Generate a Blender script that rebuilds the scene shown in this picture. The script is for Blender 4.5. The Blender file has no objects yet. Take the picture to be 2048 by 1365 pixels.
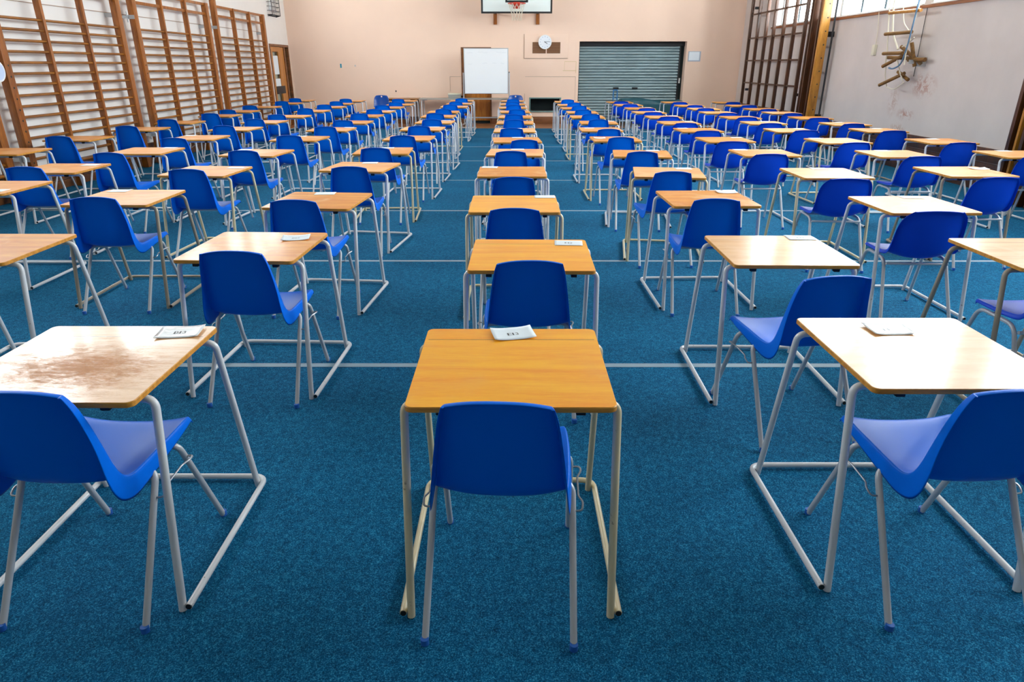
import bpy, bmesh, math, random
from mathutils import Vector, Matrix, Quaternion

# ---------------------------------------------------------------- camera, sky, light, exposure
SC = bpy.context.scene
COL = SC.collection
R = math.radians
PI = math.pi

cam_data = bpy.data.cameras.new('camera')
cam = bpy.data.objects.new('camera', cam_data)
COL.objects.link(cam)
cam.location = (0, 0, 1.631)
cam.rotation_euler = (R(90 - 22.519), 0, R(0.086))
cam_data.sensor_width = 36.0
cam_data.lens = 36.0 * 1335.0 / 2048.0
cam_data.clip_start = 0.05
cam_data.clip_end = 200
SC.camera = cam

SC.view_settings.view_transform = 'Standard'
SC.view_settings.look = 'None'
SC.view_settings.gamma = 1.0
SC.view_settings.use_curve_mapping = False
SC.view_settings.exposure = 1.5
SC.cycles.use_denoising = True
SC.cycles.max_bounces = 10
SC.cycles.diffuse_bounces = 6
SC.cycles.glossy_bounces = 4
SC.cycles.transparent_max_bounces = 12
SC.cycles.sample_clamp_indirect = 8.0

world = bpy.data.worlds.new('overcast_sky')
SC.world = world
world.use_nodes = True
wn = world.node_tree
bg = wn.nodes['Background']
bg.inputs[0].default_value = (0.93, 0.96, 1.0, 1)
bg.inputs[1].default_value = 7.0

# room extents (metres)
XL, XR, YB, YF, ZC = -6.43, 6.54, 20.87, -4.5, 5.6
RW = (2.5, 5.2)           # clerestory sill / head on the right wall
LW = (3.35, 4.65)          # on the left wall
R_BAYS = [(1.9, 3.5), (3.9, 7.1), (7.5, 11.62), (11.86, 15.3), (15.75, 18.6)]
L_BAYS = [(3.2, 5.2), (5.6, 9.8), (10.2, 14.4), (14.8, 19.0)]


def portal(name, loc, rot, sx, sy):
    l = bpy.data.lights.new(name, 'AREA')
    l.shape = 'RECTANGLE'
    l.size = sx
    l.size_y = sy
    l.cycles.is_portal = True
    o = bpy.data.objects.new(name, l)
    o.location = loc
    o.rotation_euler = rot
    COL.objects.link(o)


for a, b in R_BAYS:
    portal('daylight_portal', (XR + 0.16, (a + b) / 2, sum(RW) / 2), (0, R(90), 0), RW[1] - RW[0], b - a)
for a, b in L_BAYS:
    portal('daylight_portal', (XL - 0.16, (a + b) / 2, sum(LW) / 2), (0, R(-90), 0), LW[1] - LW[0], b - a)

# ---------------------------------------------------------------- helpers


def srgb(h):
    h = h.lstrip('#')
    v = [int(h[i:i + 2], 16) / 255 for i in (0, 2, 4)]
    return tuple([x / 12.92 if x <= .04045 else ((x + .055) / 1.055) ** 2.4 for x in v] + [1.0])


def new_mat(name, col, rough=0.5, metal=0.0, coat=0.0, coat_rough=0.1, spec=0.5):
    m = bpy.data.materials.new(name)
    m.use_nodes = True
    b = m.node_tree.nodes['Principled BSDF']
    b.inputs['Base Color'].default_value = col if len(col) == 4 else (*col, 1)
    b.inputs['Roughness'].default_value = rough
    b.inputs['Metallic'].default_value = metal
    b.inputs['Coat Weight'].default_value = coat
    b.inputs['Coat Roughness'].default_value = coat_rough
    b.inputs['Specular IOR Level'].default_value = spec
    return m


class NT:
    """small node-graph helper"""
    def __init__(s, m):
        s.t = m.node_tree
        s.b = s.t.nodes['Principled BSDF']
        s.L = s.t.links.new

    def n(s, typ, **kw):
        x = s.t.nodes.new(typ)
        for k, v in kw.items():
            if isinstance(k, str) and hasattr(x, k):
                setattr(x, k, v)
        return x

    def coord(s, which='Object', scale=(1, 1, 1), rnd=0.0):
        tc = s.n('ShaderNodeTexCoord')
        mp = s.n('ShaderNodeMapping')
        mp.inputs['Scale'].default_value = scale
        s.L(tc.outputs[which], mp.inputs['Vector'])
        if rnd:
            oi = s.n('ShaderNodeObjectInfo')
            mu = s.n('ShaderNodeMath', operation='MULTIPLY')
            s.L(oi.outputs['Random'], mu.inputs[0])
            mu.inputs[1].default_value = rnd
            cb = s.n('ShaderNodeCombineXYZ')
            for i in range(3):
                s.L(mu.outputs[0], cb.inputs[i])
            s.L(cb.outputs[0], mp.inputs['Location'])
        return mp.outputs[0]

    def noise(s, vec, scale, detail=3.0, rough=0.55, dist=0.0):
        x = s.n('ShaderNodeTexNoise')
        x.inputs['Scale'].default_value = scale
        x.inputs['Detail'].default_value = detail
        x.inputs['Roughness'].default_value = rough
        x.inputs['Distortion'].default_value = dist
        s.L(vec, x.inputs['Vector'])
        return x.outputs['Fac']

    def ramp(s, fac, stops):
        x = s.n('ShaderNodeValToRGB')
        e = x.color_ramp.elements
        while len(e) < len(stops):
            e.new(0.5)
        for i, (p, c) in enumerate(stops):
            e[i].position = p
            e[i].color = c if len(c) == 4 else (*c, 1)
        s.L(fac, x.inputs[0])
        return x.outputs[0]

    def mix(s, fac, a, b, mode='MIX'):
        x = s.n('ShaderNodeMix', data_type='RGBA', blend_type=mode)
        for sock, v in ((x.inputs[0], fac), (x.inputs[6], a), (x.inputs[7], b)):
            if hasattr(v, 'is_output') or isinstance(v, bpy.types.NodeSocket):
                s.L(v, sock)
            else:
                sock.default_value = v
        return x.outputs[2]

    def math(s, op, a, b=None, clamp=False):
        x = s.n('ShaderNodeMath', operation=op, use_clamp=clamp)
        for i, v in enumerate((a, b)):
            if v is None:
                continue
            if isinstance(v, bpy.types.NodeSocket):
                s.L(v, x.inputs[i])
            else:
                x.inputs[i].default_value = v
        return x.outputs[0]

    def bump(s, h, strength=0.3, dist=0.01):
        x = s.n('ShaderNodeBump')
        x.inputs['Strength'].default_value = strength
        x.inputs['Distance'].default_value = dist
        s.L(h, x.inputs['Height'])
        s.L(x.outputs[0], s.b.inputs['Normal'])

    def color(s, sock):
        s.L(sock, s.b.inputs['Base Color'])


def mesh_from(bm, name, mats, smooth=True):
    me = bpy.data.meshes.new(name)
    bmesh.ops.recalc_face_normals(bm, faces=bm.faces)
    bm.to_mesh(me)
    bm.free()
    for m in (mats if isinstance(mats, (list, tuple)) else [mats]):
        me.materials.append(m)
    if smooth:
        for p in me.polygons:
            p.use_smooth = True
    return me


def smooth_by_angle(me, ang=35):
    for p in me.polygons:
        p.use_smooth = True
    bm = bmesh.new()
    bm.from_mesh(me)
    for e in bm.edges:
        if len(e.link_faces) == 2 and e.calc_face_angle(0) > R(ang):
            e.smooth = False
    bm.to_mesh(me)
    bm.free()


def bx(bm, x0, x1, y0, y1, z0, z1, bevel=0.0, mat=0, rot=None, piv=None):
    v = [bm.verts.new((x, y, z)) for x in (x0, x1) for y in (y0, y1) for z in (z0, z1)]
    f = [bm.faces.new([v[i] for i in q]) for q in ((0, 1, 3, 2), (4, 6, 7, 5), (0, 4, 5, 1), (2, 3, 7, 6), (0, 2, 6, 4), (1, 5, 7, 3))]
    for q in f:
        q.material_index = mat
    if rot is not None:
        p = Vector(piv) if piv is not None else Vector(((x0 + x1) / 2, (y0 + y1) / 2, (z0 + z1) / 2))
        bmesh.ops.rotate(bm, verts=v, cent=p, matrix=rot)
    if bevel:
        ed = {e for q in f for e in q.edges}
        bmesh.ops.bevel(bm, geom=list(ed), offset=bevel, segments=2, affect='EDGES', profile=0.6)


def fillet(pts, rad, seg=5):
    P = [Vector(p) for p in pts]
    out = [P[0]]
    for i in range(1, len(P) - 1):
        a, b, c = P[i - 1], P[i], P[i + 1]
        r = rad[i] if isinstance(rad, (list, tuple)) else rad
        d1, d2 = (a - b), (c - b)
        r = min(r, d1.length * .49, d2.length * .49)
        if r < 1e-4:
            out.append(b)
            continue
        p1, p2 = b + d1.normalized() * r, b + d2.normalized() * r
        for k in range(seg + 1):
            t = k / seg
            out.append(p1 * (1 - t) ** 2 + b * 2 * t * (1 - t) + p2 * t * t)
    out.append(P[-1])
    return out


def tube(bm, pts, r, n=8, mat=0, cap=True, flat=1.0):
    P = [Vector(p) for p in pts]
    rings = []
    t0 = (P[1] - P[0]).normalized()
    up = Vector((0, 0, 1)) if abs(t0.z) < 0.9 else Vector((1, 0, 0))
    nrm = (up - t0 * up.dot(t0)).normalized()
    prev = t0
    for i, p in enumerate(P):
        if i == 0:
            t = t0
        elif i == len(P) - 1:
            t = (P[i] - P[i - 1]).normalized()
        else:
            t = ((P[i] - P[i - 1]).normalized() + (P[i + 1] - P[i]).normalized()).normalized()
        q = prev.rotation_difference(t)
        nrm = (q @ nrm)
        nrm = (nrm - t * nrm.dot(t)).normalized()
        prev = t
        bi = t.cross(nrm)
        rr = r[i] if isinstance(r, (list, tuple)) else r
        rings.append([bm.verts.new(p + (nrm * math.cos(2 * PI * k / n) + bi * math.sin(2 * PI * k / n) * flat) * rr) for k in range(n)])
    for a, b in zip(rings, rings[1:]):
        for k in range(n):
            f = bm.faces.new((a[k], a[(k + 1) % n], b[(k + 1) % n], b[k]))
            f.material_index = mat
    if cap:
        for ring in (rings[0], rings[-1]):
            f = bm.faces.new(ring)
            f.material_index = mat


def disc(bm, c, axis, r, h, n=32, mat=0, bevel=0):
    c = Vector(c)
    a = Vector(axis).normalized()
    tube(bm, [c - a * h / 2, c + a * h / 2], r, n=n, mat=mat)


def link(name, me, parent=None, mat=None):
    o = bpy.data.objects.new(name, me)
    COL.objects.link(o)
    if parent is not None:
        o.parent = parent
    return o


def part(name, bm, mats, parent=None, ang=35):
    me = mesh_from(bm, name, mats)
    smooth_by_angle(me, ang)
    return link(name, me, parent)


def tag(o, label, cat, group=None, kind=None):
    if label:
        o['label'] = label
    if cat:
        o['category'] = cat
    if group:
        o['group'] = group
    if kind:
        o['kind'] = kind
    return o


def thing(name, label, cat, loc=(0, 0, 0), rz=0.0, group=None):
    o = bpy.data.objects.new(name, None)
    o.empty_display_size = 0.1
    COL.objects.link(o)
    o.location = loc
    o.rotation_euler = (0, 0, rz)
    return tag(o, label, cat, group)


def struct(name, bm, mats, parent=None, ang=35, label=None):
    o = part(name, bm, mats, parent, ang)
    if parent is None:
        o['kind'] = 'structure'
        if label:
            o['label'] = label
    return o


# ---------------------------------------------------------------- materials
def mat_carpet():
    m = new_mat('blue_carpet', srgb('#11638e'), 0.95, spec=0.15)
    g = NT(m)
    v = g.coord('Object')
    big = g.noise(v, 1.3, 3)
    mid = g.noise(v, 34, 3, .65)
    fine = g.noise(v, 240, 2, .7)
    c1 = g.ramp(fine, [(0.30, srgb('#003858')), (0.52, srgb('#02608c')), (0.72, srgb('#41a4cc'))])
    c2 = g.ramp(mid, [(0.3, (0.62, 0.66, 0.70, 1)), (0.7, (1.22, 1.2, 1.16, 1))])
    c = g.mix(1.0, c1, c2, 'MULTIPLY')
    c3 = g.ramp(big, [(0.35, (0.9, 0.9, 0.92, 1)), (0.65, (1.06, 1.06, 1.05, 1))])
    c = g.mix(1.0, c, c3, 'MULTIPLY')
    g.color(c)
    g.bump(fine, 0.5, 0.004)
    return m


def mat_plaster(name, col, var=0.06, scale=1.2, stain=None):
    m = new_mat(name, srgb(col), 0.75, spec=0.3)
    g = NT(m)
    v = g.coord('Object')
    a = g.noise(v, scale, 5, .6)
    b = g.noise(v, 60, 2)
    lo, hi = 1 - var, 1 + var
    c = g.mix(1.0, srgb(col), g.ramp(a, [(0.3, (lo, lo, lo, 1)), (0.7, (hi, hi, hi, 1))]), 'MULTIPLY')
    if stain:
        tc = g.n('ShaderNodeTexCoord')
        for (p, rd, scol, am) in stain:
            mp = g.n('ShaderNodeMapping', vector_type='TEXTURE')
            mp.inputs['Location'].default_value = p
            mp.inputs['Scale'].default_value = rd
            g.L(tc.outputs['Object'], mp.inputs['Vector'])
            ln = g.n('ShaderNodeVectorMath', operation='LENGTH')
            g.L(mp.outputs[0], ln.inputs[0])
            inv = g.math('SUBTRACT', 1.0, ln.outputs['Value'], True)
            nz = g.noise(v, 9, 5, .7, 1.2)
            msk = g.math('MULTIPLY', g.math('MULTIPLY', inv, g.math('GREATER_THAN', nz, 0.5)), am, True)
            c = g.mix(msk, c, scol)
    g.color(c)
    g.bump(b, 0.12, 0.003)
    return m


def mat_wood(name, c_dark, c_light, axis='x', scale=6.0, rough=0.4, coat=0.3, rnd=7.0, coat_rough=0.12, patch=False, groove=False, wear=0.0, hue=0.0):
    m = new_mat(name, srgb(c_light), rough, coat=coat, coat_rough=coat_rough)
    g = NT(m)
    st = {'x': (1, 9, 9), 'y': (9, 1, 9), 'z': (9, 9, 1)}[axis]
    v = g.coord('Object', st, rnd)
    a = g.noise(v, scale * .35, 4, .6, .6)
    f = g.noise(v, scale * 3.2, 3, .6, .2)
    k = g.math('ADD', g.math('MULTIPLY', a, .7), g.math('MULTIPLY', f, .3))
    c = g.ramp(k, [(0.36, srgb(c_dark)), (0.62, srgb(c_light))])
    if hue:
        oi = g.n('ShaderNodeObjectInfo')
        hs = g.n('ShaderNodeHueSaturation')
        g.L(g.math('ADD', g.math('MULTIPLY', oi.outputs['Random'], .32), .84), hs.inputs['Value'])
        g.L(g.math('ADD', g.math('MULTIPLY', oi.outputs['Random'], -.22), 1.08), hs.inputs['Saturation'])
        g.L(c, hs.inputs['Color'])
        c = hs.outputs[0]
    if wear:
        vv = g.coord('Object', (1, 1, 1), rnd)
        w = g.noise(vv, 3.0, 5, .62, .8)
        msk = g.ramp(w, [(0.50, (0, 0, 0, 1)), (0.68, (wear, wear, wear, 1))])
        c = g.mix(msk, c, srgb('#eec48f'))
    if patch:
        tc = g.n('ShaderNodeTexCoord')
        mp = g.n('ShaderNodeMapping', vector_type='TEXTURE')
        mp.inputs['Location'].default_value = (0.0, -0.07, 0)
        mp.inputs['Scale'].default_value = (0.34, 0.24, 1)
        g.L(tc.outputs['Object'], mp.inputs['Vector'])
        sep = g.n('ShaderNodeSeparateXYZ')
        g.L(mp.outputs[0], sep.inputs[0])
        cb = g.n('ShaderNodeCombineXYZ')
        g.L(sep.outputs[0], cb.inputs[0])
        g.L(sep.outputs[1], cb.inputs[1])
        ln = g.n('ShaderNodeVectorMath', operation='LENGTH')
        g.L(cb.outputs[0], ln.inputs[0])
        nz = g.noise(g.coord('Object', (3, 9, 1)), 3.0, 6, .7, 1.5)
        nz2 = g.noise(g.coord('Object', (5, 40, 1)), 6.0, 5, .75, 2.5)
        s = g.math('ADD', g.math('SUBTRACT', .95, ln.outputs['Value']), g.math('MULTIPLY', g.math('SUBTRACT', nz, .5), 1.9))
        s = g.math('ADD', s, g.math('MULTIPLY', g.math('SUBTRACT', nz2, .52), 2.6))
        msk = g.math('MULTIPLY', s, 1.5, True)
        c = g.mix(g.math('MULTIPLY', msk, .8), c, srgb('#c07c48'))
        g.L(g.math('SUBTRACT', coat, g.math('MULTIPLY', msk, coat * .93)), g.b.inputs['Coat Weight'])
        g.L(g.math('ADD', rough, g.math('MULTIPLY', msk, .4)), g.b.inputs['Roughness'])
    if groove:
        tc = g.n('ShaderNodeTexCoord')
        sep = g.n('ShaderNodeSeparateXYZ')
        g.L(tc.outputs['Object'], sep.inputs[0])
        d = g.math('LESS_THAN', g.math('ABSOLUTE', g.math('SUBTRACT', sep.outputs[1], .197)), .0017)
        e = g.math('LESS_THAN', g.math('ABSOLUTE', sep.outputs[0]), .288)
        msk = g.math('MULTIPLY', d, e)
        c = g.mix(msk, c, srgb('#5a3410'))
    g.color(c)
    g.bump(f, 0.05, 0.002)
    return m


M = {}
M['carpet'] = mat_carpet()
M['top_orange'] = mat_wood('orange_lacquered_wood', '#f59600', '#ffb612', groove=True, coat=.22, rough=.35, coat_rough=.16, wear=.12)
M['top_honey'] = mat_wood('honey_lacquered_wood', '#d67a18', '#f0a238', groove=True, coat=.22, rough=.42, coat_rough=.14, wear=.55, hue=1)
M['top_glare'] = mat_wood('glare_paled_wood', '#dc9c56', '#edb878', groove=True, coat=.6, rough=.35, coat_rough=.13, wear=.5)  # paler base colour carries the window glare on these tops
M['top_worn'] = mat_wood('worn_pale_wood', '#dca268', '#eebf8c', groove=True, coat=.6, rough=.35, coat_rough=.13, patch=True)
M['ply_edge'] = mat_wood('plywood_edge', '#b8741c', '#dd9a33', scale=14, rough=.5, coat=.1)
M['tube_grey'] = new_mat('light_grey_enamel', srgb('#dadbdd'), .32, coat=.3)
M['tube_cream'] = new_mat('cream_enamel', srgb('#dccda6'), .36, coat=.3)
M['tube_taupe'] = new_mat('taupe_enamel', srgb('#a0937f'), .36, coat=.3)
for k in ('tube_grey', 'tube_cream', 'tube_taupe'):
    g = NT(M[k])
    base = tuple(g.b.inputs['Base Color'].default_value)
    nz = g.noise(g.coord('Object', (1, 1, 1), 5), 28, 5, .7)
    g.color(g.mix(g.ramp(nz, [(0.66, (0, 0, 0, 1)), (0.72, (.8, .8, .8, 1))]), base, srgb('#7d6a55')))
M['chair_leg'] = new_mat('silver_grey_tube', srgb('#c2c4c8'), .34, metal=.12)
M['wire'] = new_mat('zinc_wire', srgb('#a9a9ab'), .35, metal=.7)
M['blue_a'] = new_mat('blue_plastic', srgb('#006ae0'), .34, spec=.12)
M['blue_b'] = new_mat('deep_blue_plastic', srgb('#0346cf'), .42, spec=.2)
M['blue_c'] = new_mat('navy_glossy_plastic', srgb('#07489c'), .25)
for k in ('blue_a', 'blue_b'):
    g = NT(M[k])
    g.bump(g.noise(g.coord('Object'), 900, 2), .12, .0006)
M['rubber_blue'] = new_mat('blue_foot_plastic', srgb('#1f62b8'), .5)
M['black'] = new_mat('black_rubber', srgb('#111111'), .6)
M['paper'] = new_mat('white_card', srgb('#e4eef5'), .6)
M['film'] = new_mat('crinkled_plastic_wallet', srgb('#eef3f6'), .3, coat=1.0, coat_rough=.05)  # near-white base colour carries the glare on the wallet
g = NT(M['film'])
g.bump(g.noise(g.coord('Object', (2, 6, 1)), 12, 3, .6, 1.0), .6, .004)
M['ink'] = new_mat('black_ink', srgb('#15151a'), .6)
M['wall_pink'] = mat_plaster('pink_painted_blockwork', '#f2d4bf', .03, .7)
M['wall_white'] = mat_plaster('white_painted_wall', '#e9e6e2', .03, .9)
M['wall_right'] = mat_plaster('grubby_white_wall', '#cfc6c2', .06, 1.1, stain=[
    ((6.54, 11.4, 1.32), (1, .42, .22), srgb('#a8705c'), .8),
    ((6.54, 11.75, .86), (1, .3, .12), srgb('#a56a52'), .8),
    ((6.54, 12.2, 1.05), (1, .2, .3), srgb('#b08c7c'), .6),
    ((6.54, 11.9, .62), (1, .3, .1), srgb('#a87a62'), .7)])
M['ceiling'] = mat_plaster('ceiling_board', '#d2cabd', .03, .6)
M['wood_old'] = mat_wood('old_rung_wood', '#5e4018', '#8c6228', axis='y', scale=9, rough=.6, coat=0)
M['wall_front'] = mat_plaster('dark_rear_wall', '#c4beb4', .03)
M['wood_bars'] = mat_wood('brown_varnished_beech', '#743c06', '#ab6211', axis='z', scale=7, rough=.42, coat=.35, coat_rough=.25)
M['wood_rung'] = mat_wood('brown_rung_wood', '#6f3f08', '#a56614', axis='y', scale=7, rough=.45, coat=.3, coat_rough=.25)
M['wood_dark'] = mat_wood('dark_stained_wood', '#2e1706', '#5a300f', axis='z', scale=7, rough=.45, coat=.3, coat_rough=.25)
M['wood_yellow'] = mat_wood('yellow_varnished_timber', '#9a6212', '#c88a2c', axis='z', scale=7, rough=.4, coat=.4, coat_rough=.2)
M['wood_floor'] = mat_wood('worn_floorboards', '#7c4c2c', '#a97750', axis='x', scale=4, rough=.4, coat=.3)
M['wood_skirt'] = mat_wood('brown_skirting', '#5a3212', '#85522a', axis='x', scale=4, rough=.45, coat=.3)
M['wood_door'] = mat_wood('orange_brown_door', '#a4611a', '#c98432', axis='z', scale=5, rough=.4, coat=.4)
M['tape'] = new_mat('grey_floor_tape', srgb('#8fa6b4'), .55)
M['white'] = new_mat('white_enamel', srgb('#eef2f4'), .25, coat=.4)
M['white_matt'] = new_mat('white_matt_paint', srgb('#ecebe8'), .6)
M['frame_grey'] = new_mat('painted_grey_window_frame', srgb('#b8c0c2'), .4)
M['frame_dark'] = new_mat('dark_window_gasket', srgb('#3f5560'), .5)
M['alu'] = new_mat('brushed_aluminium', srgb('#b9bdc0'), .35, metal=.6)
M['dark_metal'] = new_mat('dark_wire', srgb('#2e3034'), .5, metal=.3)
M['red'] = new_mat('red_enamel', srgb('#c9331c'), .4)
M['rope'] = new_mat('pale_rope', srgb('#d9d2be'), .9)
M['rope_blue'] = new_mat('blue_rope', srgb('#5f7f9c'), .9)
M['teal'] = new_mat('dark_teal_tarpaulin', srgb('#0b4a58'), .5)
M['trolley_blue'] = new_mat('blue_trolley_enamel', srgb('#1a66a0'), .4)
M['beige'] = new_mat('cream_plastic', srgb('#dcd8c4'), .4)
M['grey'] = new_mat('grey_laminate', srgb('#9d9c96'), .35)
M['brown_lam'] = mat_wood('brown_laminate', '#8a5a2a', '#a8743c', axis='x', scale=4, rough=.4, coat=.3)
M['hatch'] = new_mat('painted_green_grey_frame', srgb('#6f8f8c'), .45)
M['void'] = new_mat('painted_opening_shade', srgb('#1c2a2c'), .8)  # near-black colour stands in for shade inside openings and peg holes
M['tape_yellow'] = new_mat('old_tape_residue', srgb('#dcc39a'), .7)
M['tape_teal'] = new_mat('teal_tape', srgb('#2a8ea8'), .6)
M['line_and_shadow'] = new_mat('grey_line_and_shadow', srgb('#b09a88'), .8)
M['ledge'] = mat_wood('brown_window_ledge', '#7c431c', '#a5653a', axis='y', scale=4, rough=.5, coat=.2)

# roller shutter: horizontal slats
m = new_mat('galvanised_shutter', srgb('#7f9aa0'), .42, metal=.25)
g = NT(m)
nz = g.noise(g.coord('Object', (.6, 1, 3)), 4, 4, .6)
g.color(g.mix(1.0, srgb('#93a8ae'), g.ramp(nz, [(0.3, (.8, .8, .8, 1)), (.7, (1.1, 1.1, 1.1, 1))]), 'MULTIPLY'))
M['shutter'] = m

# clear window glass: mostly lets light straight through, with a weak mirror
m = bpy.data.materials.new('window_glass')
m.use_nodes = True
t = m.node_tree
t.nodes.clear()
out = t.nodes.new('ShaderNodeOutputMaterial')
mx = t.nodes.new('ShaderNodeMixShader')
tr = t.nodes.new('ShaderNodeBsdfTransparent')
tr.inputs[0].default_value = (.94, .97, .97, 1)
gl = t.nodes.new('ShaderNodeBsdfGlossy')
gl.inputs['Roughness'].default_value = .02
mx.inputs[0].default_value = .07
t.links.new(tr.outputs[0], mx.inputs[1])
t.links.new(gl.outputs[0], mx.inputs[2])
t.links.new(mx.outputs[0], out.inputs[0])
M['glass'] = m

# ---------------------------------------------------------------- the hall
T = 0.3
bm = bmesh.new()
bx(bm, XL - T, XR + T, YF - T, YB + T + 1.0, -0.12, -0.0005)
o = struct('floor', bm, M['wood_floor'])
o['label'] = 'strip of worn brown floorboards along the far wall of the hall'
bm = bmesh.new()
bx(bm, XL + .03, XR - .03, YF, 19.2, -0.0004, 0.006)
struct('floor_carpet', bm, M['carpet'], label='blue flecked carpet covering the floor of the hall')
bm = bmesh.new()
bx(bm, XL - T, XR + T, YF - T, YB + T, ZC, ZC + .2)
struct('ceiling', bm, M['ceiling'])

# left wall with high windows
bm = bmesh.new()
X0, X1 = XL - T, XL
bx(bm, X0, X1, YF - T, 19.2, 0, LW[0])
bx(bm, X0, X1, 19.2, YB + T, 2.14, LW[0])
bx(bm, X0, X1, 20.8, YB + T, 0, 2.14)
bx(bm, X0, X0 + .1, 19.2, 20.8, 0, 2.14)
bx(bm, X0, X1, YF - T, YB + T, LW[1], ZC)
edges = [YF - T] + [v for b in L_BAYS for v in b] + [YB + T]
for a, b in zip(edges[::2], edges[1::2]):
    bx(bm, X0, X1, a, b, LW[0], LW[1])
struct('wall_left', bm, M['wall_white'], ang=10)

# right wall with high windows
bm = bmesh.new()
X0, X1 = XR, XR + T
bx(bm, X0, X1, YF - T, YB + T, 0, RW[0])
bx(bm, X0, X1, YF - T, YB + T, RW[1], ZC)
edges = [YF - T] + [v for b in R_BAYS for v in b] + [YB + T]
for a, b in zip(edges[::2], edges[1::2]):
    bx(bm, X0, X1, a, b, RW[0], RW[1])
struct('wall_right', bm, M['wall_right'], ang=10)

# far wall with doorway, hatch and shutter openings
bm = bmesh.new()
D0, D1, DH = -1.50, -0.63, 2.09
H0, H1, HZ0, HZ1 = .51, 1.38, .36, .70
S0, S1, SH = 1.90, 4.97, 2.24
Y0, Y1 = YB, YB + T
bx(bm, XL - T, D0, Y0, Y1, 0, ZC)
bx(bm, D0, D1, Y0, Y1, DH, ZC)
bx(bm, D1, H0, Y0, Y1, 0, ZC)
bx(bm, H0, H1, Y0, Y1, 0, HZ0)
bx(bm, H0, H1, Y0, Y1, HZ1, ZC)
bx(bm, H1, S0, Y0, Y1, 0, ZC)
bx(bm, S0, S1, Y0, Y1, SH, ZC)
bx(bm, S1, XR + T, Y0, Y1, 0, ZC)
struct('wall_back', bm, M['wall_pink'], ang=10)
bm = bmesh.new()
bx(bm, XL - T, XR + T, YF - T, YF, 0, ZC)
struct('wall_front', bm, M['wall_front'], ang=10)

# plank dado along the side walls, skirting at the far end
bm = bmesh.new()
for z0, z1 in ((.0, .115), (.12, .235), (.24, .355)):
    bx(bm, XL + .001, XL + .05, YF, 19.1, z0 + .006, z1, bevel=.006)
struct('baseboard_left', bm, M['wood_skirt'])
bm = bmesh.new()
for z0, z1 in ((.0, .185), (.19, .375), (.38, .57)):
    bx(bm, XR - .04, XR - .001, YF, YB - .01, z0 + .006, z1, bevel=.006)
struct('baseboard_right', bm, M['wood_dark'])
bm = bmesh.new()
for a, b in ((XL + .05, D0), (D1, S0), (S1, XR - .05)):
    bx(bm, a, b, YB - .022, YB - .001, .001, .20, bevel=.004)
struct('baseboard_back', bm, M['wood_skirt'])

# windows
def window(n, wall, a, b, mull):
    z0, z1 = RW if wall == 'r' else LW
    if wall == 'r':
        xo, sgn = XR + T - .06, 1
    else:
        xo, sgn = XL - T + .06, -1
    bm = bmesh.new()
    w = .07
    bx(bm, xo - .03, xo + .03, a + .001, b - .001, z0 + .001, z0 + w, bevel=.006)
    bx(bm, xo - .03, xo + .03, a + .001, b - .001, z1 - w, z1 - .001, bevel=.006)
    for y in (a + w / 2, b - w / 2):
        bx(bm, xo - .03, xo + .03, y - w / 2 + .001, y + w / 2 - .001, z0 + w, z1 - w, bevel=.006)
    fr = struct('window_%d' % n, bm, M['frame_grey'])
    for y in mull:
        bm = bmesh.new()
        bx(bm, xo - .035, xo + .035, y - .045, y + .045, z0 + w, z1 - w, bevel=.006)
        bx(bm, xo - .045, xo - .035, y - .02, y + .02, z0 + w, z1 - w, mat=1)
        bx(bm, xo + .035, xo + .045, y - .02, y + .02, z0 + w, z1 - w, mat=1)
        part('mullion', bm, [M['frame_grey'], M['frame_dark']], fr)
    bm = bmesh.new()
    bx(bm, xo - .03, xo + .03, a + w, b - w, (z0 + z1) / 2 - .03, (z0 + z1) / 2 + .03, bevel=.005)
    part('transom', bm, M['frame_grey'], fr)
    bm = bmesh.new()
    bx(bm, xo - .003, xo + .003, a + .03, b - .03, z0 + .03, z1 - .03)
    part('pane', bm, M['glass'], fr)
    if wall == 'r':
        bm = bmesh.new()
        bx(bm, XR - .035, XR + .19, a + .002, b - .002, z0 - .0, z0 + .022, bevel=.004)
        part('sill', bm, M['white_matt'], fr)


RM = [[2.7], [5.0, 6.1], [8.8, 10.2], [12.4, 13.5, 14.4], [16.55, 17.5]]
for i, (a, b) in enumerate(R_BAYS):
    window(i + 1, 'r', a, b, RM[i])
for i, (a, b) in enumerate(L_BAYS):
    window(i + 6, 'l', a, b, [a + (b - a) / 3, a + 2 * (b - a) / 3])
bm = bmesh.new()
bx(bm, XR - .03, XR - .001, YF, 18.62, RW[0] - .045, RW[0] - .001, bevel=.004)
struct('trim_1', bm, M['ledge'], label='brown timber ledge under the high right windows')
bm = bmesh.new()
bx(bm, XL + .001, XL + .012, 2.0, 18.6, 2.385, 2.395)
struct('trim_2', bm, M['line_and_shadow'], label='thin dark line along the white left wall')
# joins in the carpet, taped
for i, (y, w) in enumerate(((3.548, .05), (5.79, .045), (8.01, .045), (10.29, .04), (12.5, .035), (14.75, .03))):
    bm = bmesh.new()
    bx(bm, XL + .05, XR - .05, y - w / 2, y + w / 2, .0055, .0075)
    struct('trim_%d' % (i + 3), bm, M['tape'], label='grey tape across the blue carpet')

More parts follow.
